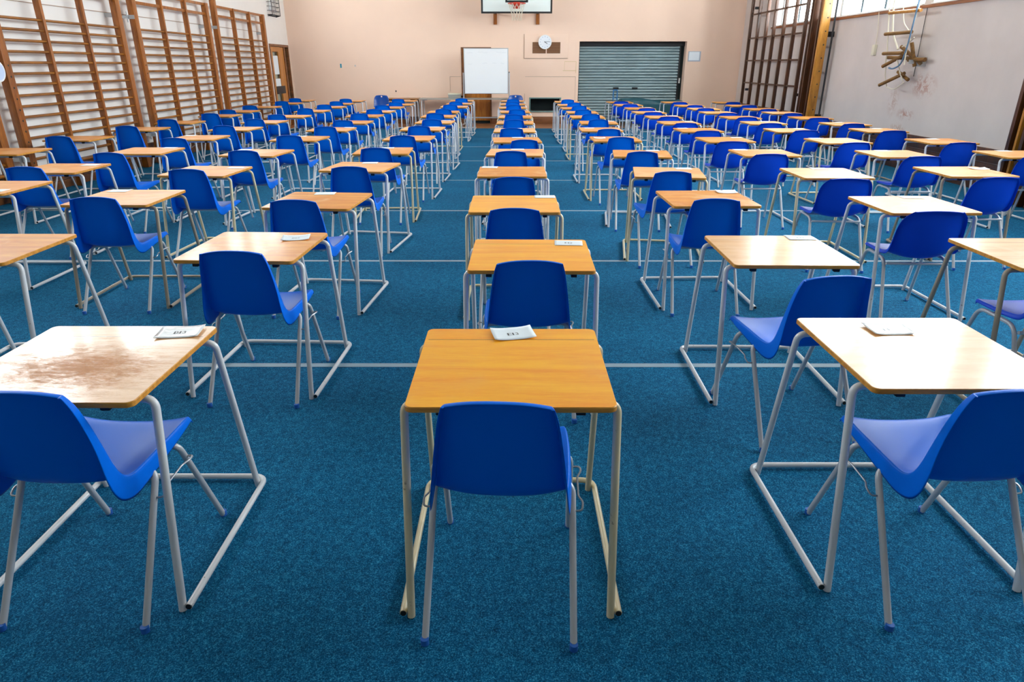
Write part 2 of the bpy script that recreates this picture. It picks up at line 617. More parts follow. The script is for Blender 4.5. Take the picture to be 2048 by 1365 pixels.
# far-end doorway behind the whiteboard (door leaf set back in the opening)
bm = bmesh.new()
bx(bm, D0 + .001, D0 + .05, YB - .015, YB + .16, 0, DH - .05, bevel=.004)
bx(bm, D1 - .05, D1 - .001, YB + .0, YB + .16, 0, DH - .05, bevel=.004)
bx(bm, D0 + .001, D1 - .001, YB - .015, YB + .16, DH - .05, DH - .001, bevel=.004)
o = struct('door_1', bm, M['wood_skirt'])
bm = bmesh.new()
bx(bm, D0 + .05, D1 - .05, YB + .10, YB + .14, .08, DH - .05, bevel=.003)
part('door_leaf', bm, M['wood_door'], o)
bm = bmesh.new()
bx(bm, D0 + .001, D1 - .001, YB + .165, YB + .25, .0, DH)
part('dark_backing', bm, M['void'], o)
# side door at the far left corner
bm = bmesh.new()
DY0, DY1 = 19.2, 20.8
xf = XL
for a, b in ((DY0, DY0 + .06), (DY1 - .07, DY1), (20.35, 20.43)):
    bx(bm, xf - .1, xf + .02, a + .001, b - .001, 0, 2.08, bevel=.004)
bx(bm, xf - .1, xf + .02, DY0 + .001, DY1 - .001, 2.08, 2.139, bevel=.004)
bx(bm, xf - .06, xf - .02, 20.43, 20.56, 0, 2.08, bevel=.003)
o = struct('door_2', bm, M['wood_skirt'])
bm = bmesh.new()
gy0, gy1, gz0, gz1 = 19.42, 19.9, .35, 1.95
bx(bm, xf - .05, xf - .005, DY0 + .07, gy0, .01, 2.07)
bx(bm, xf - .05, xf - .005, gy1, 20.34, .01, 2.07)
bx(bm, xf - .05, xf - .005, gy0, gy1, .01, gz0)
bx(bm, xf - .05, xf - .005, gy0, gy1, gz1, 2.07)
lf = part('door_leaf', bm, M['wood_door'], o)
bm = bmesh.new()
bx(bm, xf - .03, xf - .024, gy0, gy1, gz0, gz1)
part('glass_panel', bm, M['glass'], lf)
bm = bmesh.new()
bx(bm, xf - .03, xf - .024, 20.56, 20.73, .1, 2.08)
part('side_light', bm, M['glass'], o)
bm = bmesh.new()
bx(bm, xf - .19, xf - .11, DY0, DY1, .0, 2.1)
part('pale_backing', bm, M['beige'], o)
bm = bmesh.new()
bx(bm, xf - .004, xf + .004, 19.4, 20.15, .88, 1.08, bevel=.002)
part('push_plate', bm, M['dark_metal'], lf)

# hatch
bm = bmesh.new()
w = .035
bx(bm, H0 - w, H1 + w, YB - .012, YB - .001, HZ1, HZ1 + w, bevel=.003)
bx(bm, H0 - w, H1 + w, YB - .03, YB - .001, HZ0 - w, HZ0, bevel=.003)
bx(bm, H0 - w, H0, YB - .012, YB - .001, HZ0, HZ1, bevel=.003)
bx(bm, H1, H1 + w, YB - .012, YB - .001, HZ0, HZ1, bevel=.003)
o = struct('trim_9', bm, M['hatch'], label='grey green frame around the low hatch in the far wall')
bm = bmesh.new()
bx(bm, H0, H1, YB + T + .25, YB + T + .28, HZ0 - .1, HZ1 + .1)
bx(bm, H0 - .02, H0, YB + T, YB + T + .28, HZ0 - .1, HZ1 + .1)
bx(bm, H1, H1 + .02, YB + T, YB + T + .28, HZ0 - .1, HZ1 + .1)
bx(bm, H0, H1, YB + .01, YB + T + .28, HZ0 + .0005, HZ0 + .012)
bx(bm, H0, H1, YB + T, YB + T + .28, HZ1, HZ1 + .02)
part('hatch_interior', bm, M['void'], o)
# fine panel lines and painted vent shadow lines on the far wall
bm = bmesh.new()
for q in ():
    pass
bx(bm, -1.84, -1.52, YB - .006, YB - .001, 1.300, 1.308)
bx(bm, .35, 1.82, YB - .006, YB - .001, 1.297, 1.305)
bx(bm, -1.84, -1.833, YB - .006, YB - .001, .90, 1.30)
bx(bm, 1.812, 1.819, YB - .006, YB - .001, .30, 1.30)
bx(bm, .312, .322, YB - .016, YB - .001, 1.79, 2.43)  # left and lower edge shadow of the vent surround, painted as strips
bx(bm, .312, 1.575, YB - .016, YB - .001, 1.788, 1.798)
bx(bm, .335, .343, YB - .006, YB - .001, .25, .84)
struct('trim_10', bm, M['line_and_shadow'], label='thin lines of old boxed-in panels and painted vent shadows on the pink far wall')
bm = bmesh.new()
bx(bm, 1.48, 1.82, YB - .004, YB - .001, 1.700, 1.715)
bx(bm, 1.44, 1.83, YB - .004, YB - .001, 1.455, 1.475)
bx(bm, 1.48, 1.49, YB - .004, YB - .001, 1.475, 1.70)
bx(bm, 1.81, 1.825, YB - .004, YB - .001, 1.40, 1.70)
struct('trim_11', bm, M['tape_yellow'], label='yellowed tape outline where a notice once hung')

# roller shutter
sh = thing('roller_shutter', 'grey green metal roller shutter closing the wide opening in the far wall', 'shutter', (0, 0, 0))
bm = bmesh.new()
ys = YB + .26
n = 27
prof = []
hh = (SH - .12) / n
for i in range(n):
    z = i * hh
    for t, d in ((0.0, .022), (.10, 0.004), (.45, -.020), (.80, -.012), (.96, .018)):
        prof.append((ys + d, z + t * hh + .002))
xa, xb = S0 + .03, S1 - .12
va = [bm.verts.new((xa, y, z)) for y, z in prof]
vb = [bm.verts.new((xb, y, z)) for y, z in prof]
for i in range(len(prof) - 1):
    bm.faces.new((va[i], vb[i], vb[i + 1], va[i + 1]))
vc = bm.verts.new((xa, ys + .05, 0.002)); vd = bm.verts.new((xb, ys + .05, 0.002))
ve = bm.verts.new((xa, ys + .05, prof[-1][1])); vf = bm.verts.new((xb, ys + .05, prof[-1][1]))
bm.faces.new((vc, vd, vf, ve))
bm.faces.new((va[0], vb[0], vd, vc))
bm.faces.new((va[-1], vb[-1], vf, ve))
part('curtain', bm, M['shutter'], sh, 50)
bm = bmesh.new()
bx(bm, S0 + .005, S1 - .005, ys - .03, ys + .05, SH - .12, SH - .003, bevel=.005)
part('hood', bm, M['dark_metal'], sh)
for a, b in ((S0 + .003, S0 + .035), (S1 - .14, S1 - .10)):
    bm = bmesh.new()
    bx(bm, a, b, ys - .03, ys + .05, .002, SH - .12, bevel=.004)
    part('guide_rail', bm, M['dark_metal'], sh)
for x in (3.04, 3.60):
    bm = bmesh.new()
    tube(bm, fillet([(x - .07, ys - .012, .98), (x - .07, ys - .05, .98), (x + .07, ys - .05, .98), (x + .07, ys - .012, .98)], .02), .011)
    bx(bm, x - .085, x + .085, ys - .022, ys - .012, .955, 1.005)
    part('handle', bm, M['dark_metal'], sh)
bm = bmesh.new()
bx(bm, S1 - .10, S1 - .055, ys - .02, ys + .02, 1.12, 1.26, bevel=.005)
part('lock_box', bm, M['white'], sh)

bm = bmesh.new()
bx(bm, S0 - .1, S1 + .1, YB + T, YB + T + .06, -.01, SH + .1)  # dark panel added behind the shutter: blocks sky, paints the recess shade
struct('wall_recess_backing', bm, M['void'])

# vent grille and clock
vt = thing('vent_grille', 'brown slatted vent in a pink surround behind the round wall clock', 'vent', (0, 0, 0))
bm = bmesh.new()
V = (.325, 1.57, 1.80, 2.43)
bx(bm, V[0], V[1], YB - .012, YB - .001, V[2], V[3], bevel=.003)
part('surround_panel', bm, M['wall_pink'], vt)
bm = bmesh.new()
bx(bm, .555, 1.35, YB - .016, YB - .0125, 1.925, 2.22)
part('backing', bm, new_mat('dark_vent_brown', srgb('#5e3a20'), .8), vt)
mv = new_mat('vent_slat_brown', srgb('#a07350'), .6)
for i in range(13):
    z = 1.935 + i * .0228
    for a, b in ((.56, .935), (.965, 1.345)):
        bm = bmesh.new()
        bx(bm, a, b, YB - .03, YB - .0165, z, z + .010)
        part('slat', bm, mv, vt)
bm = bmesh.new()
bx(bm, .937, .963, YB - .032, YB - .0165, 1.925, 2.22)
part('divider', bm, M['wall_pink'], vt)

ck = thing('wall_clock', 'round white wall clock with thin black hands above the whiteboard end wall', 'clock', (.908, YB - .036, 2.222))
ck['label'] = 'round white wall clock hanging over the brown vent on the far wall'
bm = bmesh.new()
pts = [(0, .0, 0), (0, -.045, 0)]
disc(bm, (0, -.022, 0), (0, 1, 0), .188, .05, 40)
part('case', bm, M['white'], ck, 30)
bm = bmesh.new()
disc(bm, (0, -.0485, 0), (0, 1, 0), .165, .003, 40)
part('face', bm, new_mat('clock_face', srgb('#e9eff6'), .3), ck, 30)
bm = bmesh.new()
for k in range(12):
    a = k * PI / 6
    cx, cz = math.sin(a) * .138, math.cos(a) * .138
    bx(bm, cx - .007, cx + .007, -.052, -.0502, cz - .013, cz + .013)
part('hour_marks', bm, new_mat('faint_blue_numerals', srgb('#9fb2cc'), .5), ck)
for nm, ln, ang, w in (('hour_hand', .085, 126, .006), ('minute_hand', .13, 84, .0045)):
    bm = bmesh.new()
    a = R(ang)
    tube(bm, [(-math.sin(a) * .02, -.056, -math.cos(a) * .02), (math.sin(a) * ln, -.056, math.cos(a) * ln)], w, 6)
    part(nm, bm, M['ink'], ck)

# notice, tape scraps and scuffs
def paper(name, label, cat, x0, x1, z0, z1, mat, y=YB):
    bm = bmesh.new()
    bx(bm, x0, x1, y - .006, y - .002, z0, z1)
    return tag(part(name, bm, mat), label, cat)


nt = thing('notice', 'laminated paper notice taped to the far wall right of the shutter', 'notice', (5.21, YB - .004, 1.845))
bm = bmesh.new(); bx(bm, -.18, .18, -.003, .002, -.135, .135); part('border', bm, new_mat('grey_notice_border', srgb('#a9b4c2'), .4), nt)
bm = bmesh.new(); bx(bm, -.155, .14, -.006, -.0032, -.105, .12); part('sheet', bm, M['paper'], nt)
paper('wall_scrap', 'small teal tape scrap stuck on the left of the far pink wall', 'tape', -5.0, -4.955, 1.54, 1.65, M['tape_teal'])
paper('wall_scrap', 'tiny grey tape scrap on the pink wall right of the teal scrap', 'tape', -4.58, -4.55, 1.575, 1.615, M['alu'])
paper('wall_hook', 'tiny dark hook in the pink wall above the brown side table', 'hook', -3.445, -3.415, .885, .93, M['dark_metal'])
paper('wall_hook', 'tiny dark hook in the pink wall right of the whiteboard', 'hook', -.13, -.10, 1.40, 1.435, M['dark_metal'])
pd = [('sheet of paper in the upper part of the corner door window', 1.38, 1.85, 19.43, 19.86), ('sheet of paper in the lower part of the corner door window', .95, 1.27, 19.44, 19.88)]
for lb, z0, z1, y0, y1 in pd:
    bm = bmesh.new()
    bx(bm, XL - .0235, XL - .0205, y0, y1, z0, z1)
    tag(part('door_notice', bm, M['paper']), 'white ' + lb, 'notice')

# ---------------------------------------------------------------- basketball goal
BX, BY, BZ = .095, 19.8, 2.888
bk = thing('basketball_hoop', 'white basketball backboard with black border, red ring bracket and net on the far wall', 'basketball hoop', (BX, BY, BZ))
bm = bmesh.new()
bx(bm, -.94, .94, -.02, .02, 0, 1.05, bevel=.012)
part('backboard', bm, new_mat('backboard_white', srgb('#dfe8e4'), .4), bk)
bm = bmesh.new()
for q in ((-.945, .945, 0, .045), (-.945, .945, 1.005, 1.05), (-.945, -.90, .045, 1.005), (.90, .945, .045, 1.005)):
    bx(bm, q[0], q[1], -.026, -.0205, q[2], q[3])
part('border', bm, M['black'], bk)
bm = bmesh.new()
for q in ((-.30, .30, .262, .312), (-.30, .30, .66, .71), (-.30, -.25, .312, .66), (.25, .30, .312, .66)):
    bx(bm, q[0], q[1], -.026, -.0205, q[2], q[3])
part('target_square', bm, M['black'], bk)
rz = 3.10 - BZ
bm = bmesh.new()
ring = [(.225 * math.cos(a), -.38 + .225 * math.sin(a), rz) for a in [2 * PI * k / 32 for k in range(33)]]
tube(bm, ring, .011, 8, cap=False)
part('ring', bm, M['red'], bk)
bm = bmesh.new()
bx(bm, -.07, .07, -.165, -.021, rz - .012, rz + .012)
v = [(-.08, -.022, rz + .05), (.08, -.022, rz + .05), (.05, -.022, rz - .11), (-.05, -.022, rz - .11)]
bx(bm, -.085, .085, -.036, -.021, rz - .10, rz + .06, bevel=.004)
tube(bm, [(-.06, -.03, rz - .09), (-.05, -.16, rz - .005)], .010)
tube(bm, [(.06, -.03, rz - .09), (.05, -.16, rz - .005)], .010)
part('bracket', bm, M['red'], bk)
bm = bmesh.new()
N = 12
lv = [(.225, 0), (.185, -.1), (.15, -.2), (.125, -.30), (.12, -.40)]
for k in range(N):
    for sg in (1, -1):
        pts = []
        for i, (r_, dz) in enumerate(lv):
            a = 2 * PI * (k + sg * i * .5) / N
            pts.append((r_ * math.cos(a), -.38 + r_ * math.sin(a), rz + dz - .005))
        tube(bm, pts, .0045, 4)
part('net', bm, M['rope'], bk)
for x in (-.60, .60):
    bm = bmesh.new()
    bx(bm, x - .05, x + .05, YB - BY - .06, YB - BY - .002, 2.675 - BZ, 4.15 - BZ, bevel=.006)
    part('wall_timber', bm, M['wood_bars'], bk)
    bm = bmesh.new()
    for z in (.06, .95):
        tube(bm, [(x, .022, z), (x, YB - BY - .06, z)], .02)
    tube(bm, [(x, .022, .08), (x, YB - BY - .06, .93)], .012)
    part('support_arm', bm, M['dark_metal'], bk)

# ---------------------------------------------------------------- whiteboard, tables, trolley
wb = thing('whiteboard', 'large white mobile whiteboard standing in front of the doorway on the far wall', 'whiteboard', (-.745, 19.95, 0))
bm = bmesh.new()
bx(bm, -.60, .60, -.008, .008, .885, 2.03)
b_ = part('board', bm, M['white'], wb)
bm = bmesh.new()
for q in ((-.615, .615, .87, .888), (-.615, .615, 2.028, 2.046), (-.615, -.597, .888, 2.028), (.597, .615, .888, 2.028)):
    bx(bm, q[0], q[1], -.013, .013, q[2], q[3], bevel=.003)
part('frame', bm, M['alu'], wb)
for sx in (-.64, .64):
    bm = bmesh.new()
    tube(bm, [(sx, .03, .05), (sx, .03, 1.42)], .016)
    tube(bm, [(sx, .03, 1.4), (sx * .955, .03, 1.4)], .01)
    part('upright', bm, M['alu'], wb)
    bm = bmesh.new()
    bx(bm, sx - .018, sx + .018, -.25, .31, .05, .085, bevel=.004)
    part('foot', bm, M['alu'], wb)
    for y in (-.22, .28):
        bm = bmesh.new()
        disc(bm, (sx, y, .027), (1, 0, 0), .026, .02, 16)
        part('castor', bm, M['black'], wb)
bm = bmesh.new()
bx(bm, -.64, .64, .015, .045, .215, .25, bevel=.004)
part('cross_rail', bm, M['alu'], wb)
bm = bmesh.new()
random.seed(4)
fnt = new_mat('faded_marker', srgb('#b9c6cd'), .5)
for (a, b, z) in ((-.52, -.36, 1.93), (-.22, -.06, 1.94), (-.06, .06, 1.925), (.28, .42, 1.94), (.44, .55, 1.93), (-.5, -.38, 1.64), (-.1, .02, 1.66), (.18, .28, 1.66), (.4, .52, 1.66)):
    x = a
    pts = []
    while x < b:
        pts.append((x, -.0095, z + random.uniform(-.012, .014)))
        x += .012
    tube(bm, pts, .0016, 4)
part('faded_writing', bm, fnt, wb)


def table(name, label, x0, x1, y0, y1, top, mat_top, mat_leg, group=None):
    t = thing(name, label, 'table', ((x0 + x1) / 2, (y0 + y1) / 2, 0), 0, group)
    w, d = (x1 - x0) / 2, (y1 - y0) / 2
    bm = bmesh.new()
    bx(bm, -w, w, -d, d, top - .028, top, bevel=.004)
    part('tabletop', bm, mat_top, t)
    for sx in (-1, 1):
        for sy in (-1, 1):
            bm = bmesh.new()
            tube(bm, fillet([(sx * (w - .22), sy * (d - .06), top - .03), (sx * (w - .06), sy * (d - .06), top - .05), (sx * (w - .05), sy * (d - .05), 0.001)], .04), .014)
            part('leg', bm, mat_leg, t)
        bm = bmesh.new()
        tube(bm, [(sx * (w - .055), -d + .06, top - .12), (sx * (w - .055), d - .06, top - .12)], .01)
        part('stretcher', bm, mat_leg, t)
    return t


table('folding_table', 'long grey folding table against the far wall beside the whiteboard', -2.66, -.14, 20.06, 20.72, .737, M['grey'], M['tube_grey'])
table('folding_table', 'brown topped table against the far wall next to the navy chair', -3.62, -2.70, 20.12, 20.74, .737, M['brown_lam'], M['dark_metal'])
pj = thing('projector', 'small grey box with a cream lid at the right end of the grey folding table', 'box', (-1.66, 20.32, .7375))
bm = bmesh.new(); bx(bm, -.18, .18, -.15, .15, 0, .095, bevel=.012); part('body', bm, M['grey'], pj)
bm = bmesh.new(); bx(bm, -.19, .19, -.16, .16, .0955, .135, bevel=.012); part('lid', bm, M['beige'], pj)
bm = bmesh.new(); disc(bm, (.2, -.05, .045), (1, 0, 0), .03, .04, 16); part('knob', bm, M['black'], pj)

tr_ = thing('equipment_trolley', 'low trolley with an upright blue handle in front of the roller shutter', 'trolley', (3.85, 20.28, 0))
bm = bmesh.new(); bx(bm, -1.0, 1.03, -.30, .30, .13, .17, bevel=.006); part('deck', bm, M['trolley_blue'], tr_)
bm = bmesh.new()
for y in (-.2, .2):
    tube(bm, [(-.97 - .0, y * .25 - .2, .17), (-.97, y * .25 - .2, .2)], .01)
tube(bm, fillet([(-1.03, -.26, .14), (-1.03, -.26, .965), (-.92, -.26, .965), (-.92, -.26, .14)], .02), .016)
for z in (.35, .55, .75):
    tube(bm, [(-1.03, -.26, z), (-.92, -.26, z)], .01)
part('handle', bm, M['trolley_blue'], tr_)
for x in (-.85, .85):
    for y in (-.24, .24):
        bm = bmesh.new(); disc(bm, (x, y, .065), (0, 1, 0), .064, .03, 20); part('wheel', bm, M['black'], tr_)
mt = thing('covered_mats', 'stack of mats under a dark teal cover on the blue trolley', 'mats', (3.87, 20.28, .1705))
bm = bmesh.new()
nx, ny = 28, 8
grid = []
for i in range(nx + 1):
    row = []
    for j in range(ny + 1):
        u, v_ = i / nx, j / ny
        x = -.86 + u * 1.84
        y = -.29 + v_ * .58
        z = .54 + .035 * math.sin(u * 6.3 + .6) + .02 * math.sin(u * 17 + v_ * 3) - .10 * abs(u - .5) ** 2 - (.05 if j in (0, ny) else 0) - (.06 if i in (0, nx) else 0)
        row.append(bm.verts.new((x, y, z)))
    grid.append(row)
for i in range(nx):
    for j in range(ny):
        bm.faces.new((grid[i][j], grid[i + 1][j], grid[i + 1][j + 1], grid[i][j + 1]))
loop = [grid[i][0] for i in range(nx + 1)] + [grid[nx][j] for j in range(1, ny + 1)] + [grid[i][ny] for i in range(nx - 1, -1, -1)] + [grid[0][j] for j in range(ny - 1, 0, -1)]
prev = loop
for z in (.40, .26, .12, .0005):
    cur = []
    for q, v_ in enumerate(loop):
        off = .012 * math.sin(q * 1.7 + z * 9)
        d = Vector((v_.co.x, v_.co.y * 2.4, 0)).normalized()
        cur.append(bm.verts.new((v_.co.x + d.x * off, v_.co.y + d.y * off, z)))
    for q in range(len(loop)):
        bm.faces.new((prev[q], prev[(q + 1) % len(loop)], cur[(q + 1) % len(loop)], cur[q]))
    prev = cur
bm.faces.new(prev)
part('cover', bm, M['teal'], mt, 60)

# ---------------------------------------------------------------- wall bars on the left wall
def wall_bars(name, label, ys, x=-6.25, hi=2.78, tall_first=True):
    t = thing(name, label, 'wall bars', (x, ys[0], 0), 0, 'climbing wall bars on the left wall')
    y0 = ys[0]
    for i, y in enumerate(ys):
        bm = bmesh.new()
        wide = i in (0, len(ys) - 1)
        w = .060 if wide else .026
        d = .050 if wide else .044
        h = 4.6 if (i == 0 and tall_first) else hi
        bx(bm, -d, d, y - y0 - w, y - y0 + w, .012, h, bevel=.008)
        p = part('post', bm, M['wood_bars'], t)
        if i == 0:
            for z in [.45 + .13 * k for k in range(10)]:
                bm = bmesh.new()
                disc(bm, (d + .0006, 0, z), (1, 0, 0), .012, .001, 12)
                part('peg_hole', bm, M['void'], p)
    L_ = ys[-1] - y0
    zs = [2.17 - .1295 * k for k in range(16)]
    for z in zs:
        bm = bmesh.new()
        tube(bm, [(0, .0, z), (0, L_, z)], .0215, 10, flat=1.0)
        bmesh.ops.scale(bm, vec=(1.25, 1, .85), verts=bm.verts, space=Matrix.Translation((0, 0, -z)))
        part('rung', bm, M['wood_rung'], t)
    for z, nm in ((2.755, 'top_rail'), (2.575, 'upper_rail')):
        bm = bmesh.new()
        bx(bm, -.02, .02, .0, L_, z - .025, z + .025, bevel=.006)
        part(nm, bm, M['wood_bars'], t)
    for z in (.5, 2.35):
        bm = bmesh.new()
        bx(bm, XL - x + .001, -.05, -.085, -.075, z - .02, z + .02)
        bx(bm, -.06, .045, -.068, -.061, z - .03, z + .03)
        tube(bm, [(-.065, -.08, z - .08), (-.065, -.08, z + .08)], .010)
        part('hinge_bracket', bm, M['alu'], t)
        bm = bmesh.new()
        bx(bm, XL - x + .001, -.04, L_ - .02, L_ + .02, z - .03, z + .03)
        part('wall_bracket', bm, M['alu'], t)
    return t


wall_bars('wall_bars', 'varnished wooden wall bars on the left wall, nearest section, mostly out of frame', [5.55, 6.5, 7.47, 8.44])
wall_bars('wall_bars', 'varnished wooden wall bars at the left edge, second section from the camera', [8.86, 9.784, 10.73, 11.68])
wall_bars('wall_bars', 'varnished wooden wall bars on the left wall, middle section of those in full view', [12.19, 13.155, 14.12, 15.07])
wall_bars('wall_bars', 'varnished wooden wall bars on the left wall, farthest section beside the corner door', [15.5, 16.5, 17.47, 18.41])

# round sign on the post, wire cage by the corner
sg_ = thing('round_sign', 'round white and pale blue disc fixed to the wall bars at the left edge', 'sign', (-6.18, 8.63, 1.56))
bm = bmesh.new(); disc(bm, (-.008, 0, 0), (1, 0, 0), .125, .012, 32); part('rim', bm, M['white'], sg_)
bm = bmesh.new(); disc(bm, (.0, 0, 0), (1, 0, 0), .105, .004, 32); part('face', bm, new_mat('pale_blue_face', srgb('#c4d4f2'), .4), sg_)
cg = thing('wire_cage', 'dark wire guard cage high on the left wall near the corner', 'cage', (XL, 19.75, 3.15))
bm = bmesh.new()
cx0, cx1, cy0, cy1, cz0, cz1 = .005, .13, -.34, .30, -.34, .42
ny_, nz_ = 7, 7
for i in range(ny_ + 1):
    y = cy0 + (cy1 - cy0) * i / ny_
    tube(bm, [(cx0, y, cz0), (cx1, y, cz0 + .03), (cx1, y, cz1 - .03), (cx0, y, cz1)], .006 if 0 < i < ny_ else .011, 5)
for i in range(nz_ + 1):
    z = cz0 + .03 + (cz1 - cz0 - .06) * i / nz_
    tube(bm, [(cx0, cy0, z), (cx1, cy0, z), (cx1, cy1, z), (cx0, cy1, z)], .006 if 0 < i < nz_ else .011, 5)
part('wire_mesh', bm, M['dark_metal'], cg)
bm = bmesh.new(); bx(bm, .003, .08, -.2, .2, -.22, .25, bevel=.02); part('light_body', bm, M['white'], cg)

# ---------------------------------------------------------------- climbing frames on the right wall
cf = thing('climbing_frame', 'dark wooden climbing frame of tall uprights under the far right windows', 'climbing frame', (6.33, 15.95, 0), 0)
ys = [19.66, 19.05, 18.42, 17.88, 17.24, 16.6, 15.98]
for y in ys:
    bm = bmesh.new()
    bx(bm, -.036, .036, y - 15.95 - .032, y - 15.95 + .032, .012, 4.7, bevel=.006)
    part('upright', bm, M['wood_dark'], cf)
for z in (.62, 1.175, 1.725, 2.27, 2.84, 3.4, 3.96):
    bm = bmesh.new()
    bx(bm, -.018, .018, .0, ys[0] - 15.95, z - .02, z + .02, bevel=.005)
    part('crossbar', bm, M['wood_dark'], cf)
for z in (1.0, 3.0):
    for y in (0.03, 3.6):
        bm = bmesh.new()
        bx(bm, .028, XR - 6.33 - .001, y - .02, y + .02, z - .03, z + .03)
        part('wall_bracket', bm, M['dark_metal'], cf)


def folded_frame(label, y0, stiles, lab_mat, rot=0, name='folded_climbing_frame'):
    t = thing(name, label, 'climbing frame', (6.36, y0, 0))
    for (dy, w, xa, xb, mt_) in stiles:
        bm = bmesh.new()
        bx(bm, xa - 6.36, xb - 6.36, dy - w, dy + w, .012, 4.7, bevel=.008)
        p = part('stile', bm, mt_, t)
        if mt_ is M['wood_yellow']:
            for k in range(14):
                z = .5 + .25 * k
                bm = bmesh.new()
                disc(bm, ((xa + xb) / 2 - 6.36 + .03, dy - w - .0006, z), (0, 1, 0), .014, .001, 12)
                part('peg_hole', bm, M['void'], p)
    ys_ = [s[0] for s in stiles]
    for k in range(9):
        z = .5 + .5 * k
        bm = bmesh.new()
        bx(bm, -.02, .02, min(ys_), max(ys_), z - .02, z + .02)
        part('rung', bm, M['wood_dark'], t)
    bm = bmesh.new()
    for z in (.6, 2.2):
        bx(bm, .05, XR - 6.36 - .001, -.05, .05, z - .05, z + .05)
    part('wall_bracket', bm, M['dark_metal'], t)
    return t


folded_frame('folded climbing frame with a yellow timber beam left of the rope ladder', 15.0,
             [(-.1, .03, 6.2, 6.375, M['wood_yellow']), (.12, .03, 6.24, 6.38, M['wood_dark']), (.34, .03, 6.2, 6.38, M['wood_dark']), (.5, .03, 6.22, 6.38, M['wood_dark'])], None)
folded_frame('dark folded climbing frame at the right edge of the picture', 8.4,
             [(.29, .03, 6.2, 6.42, M['wood_dark']), (.19, .02, 6.22, 6.40, M['wood_yellow']), (.09, .03, 6.22, 6.42, M['wood_dark']), (-.02, .02, 6.22, 6.40, M['wood_yellow']), (-.14, .03, 6.2, 6.42, M['wood_dark']), (-.3, .03, 6.2, 6.42, M['wood_dark'])], None)
bm = bmesh.new()
tube(bm, fillet([(6.45, 14.84, 4.6), (6.45, 14.84, .02)], 0), .02, 8)  # dark pole also stands in for the shadow line on the wall
tag(part('pole_and_shadow', bm, M['dark_metal']), 'dark steel pole and built-in wall shadow beside the yellow timber beam, right wall', 'pole')
bm = bmesh.new()
tube(bm, fillet([(6.46, 8.78, 1.05), (6.48, 8.86, .95), (6.48, 8.95, .8), (6.48, 8.97, .62), (6.49, 9.02, .58)], .05), .006, 6)
tag(part('loose_cord', bm, M['rope']), 'thin cord trailing from the dark folded frame at the right edge', 'cord')

# rope ladder with tangle of rungs
rl = thing('rope_ladder', 'rope ladder with wooden rungs tangled against the right wall', 'rope ladder', (6.3, 11.9, 0))
def rp(x, y, z):
    return (x - 6.3, y - 11.9, z)
for pts, r_ in (
    ([rp(6.25, 12.45, 4.9), rp(6.25, 12.40, 2.62), rp(6.22, 12.2, 2.12), rp(6.22, 12.1, 1.80), rp(6.22, 12.09, 1.60)], .011),
    ([rp(6.25, 11.45, 4.9), rp(6.25, 11.46, 2.54), rp(6.22, 11.50, 2.12), rp(6.22, 11.52, 1.81), rp(6.22, 11.5, 1.62)], .011),
    ([rp(6.28, 12.38, 4.9), rp(6.28, 12.30, 2.5), rp(6.26, 12.12, 2.10), rp(6.26, 11.9, 1.90), rp(6.26, 11.86, 1.86)], .016),
    ([rp(6.28, 12.0, 2.5), rp(6.26, 11.85, 2.25), rp(6.26, 11.6, 2.1), rp(6.26, 11.55, 1.98)], .008),
    ([rp(6.24, 12.09, 1.6), rp(6.26, 12.1, 1.45), rp(6.3, 12.05, 1.28)], .009),
    ([rp(6.3, 12.05, 1.28), rp(6.3, 11.8, 1.24), rp(6.34, 11.62, 1.36)], .009),
    ([rp(6.24, 11.78, 1.7), rp(6.3, 11.72, 1.5), rp(6.34, 11.66, 1.38)], .012),
    ([rp(6.26, 11.86, 1.86), rp(6.26, 11.6, 1.93), rp(6.26, 11.45, 2.02)], .010)):
    bm = bmesh.new()
    tube(bm, fillet(pts, .08), r_, 6)
    part('rope', bm, M['rope'], rl)
bm = bmesh.new()
tube(bm, fillet([rp(6.2, 11.38, 4.9), rp(6.2, 11.42, 2.5), rp(6.2, 11.48, 1.9), rp(6.22, 11.6, 1.62), rp(6.2, 11.8, 1.56), rp(6.22, 11.95, 1.58)], .1), .013, 6)
part('blue_rope', bm, M['rope_blue'], rl)
rungs = [((6.24, 12.32, 2.42), (6.24, 11.38, 2.40), .026), ((6.22, 12.28, 2.10), (6.22, 11.48, 2.10), .028), ((6.22, 12.22, 1.80), (6.22, 11.62, 1.80), .028),
         ((6.20, 12.12, 1.60), (6.30, 11.62, 1.80), .028), ((6.22, 12.15, 1.305), (6.34, 11.66, 1.50), .028), ((6.30, 12.2, 1.74), (6.36, 11.55, 1.72), .028),
         ((6.26, 11.78, 1.90), (6.44, 11.42, 1.64), .028), ((6.3, 11.56, 1.95), (6.38, 11.48, 1.60), .028), ((6.34, 11.62, 1.70), (6.40, 11.26, 1.70), .032),
         ((6.36, 11.9, 1.52), (6.40, 11.62, 1.40), .028)]
for a, b, r_ in rungs:
    bm = bmesh.new()
    tube(bm, [rp(*a), rp(*b)], r_, 10)
    part('rung', bm, M['wood_yellow'] if a[2] > 2.2 else M['wood_old'], rl)
bm = bmesh.new()
bx(bm, .1, XR - 6.3 - .001, -.45, -.38, 1.60, 1.74, bevel=.006)
bx(bm, -.02, .12, -.43, -.40, 1.64, 1.70)
part('wall_cleat', bm, M['alu'], rl)

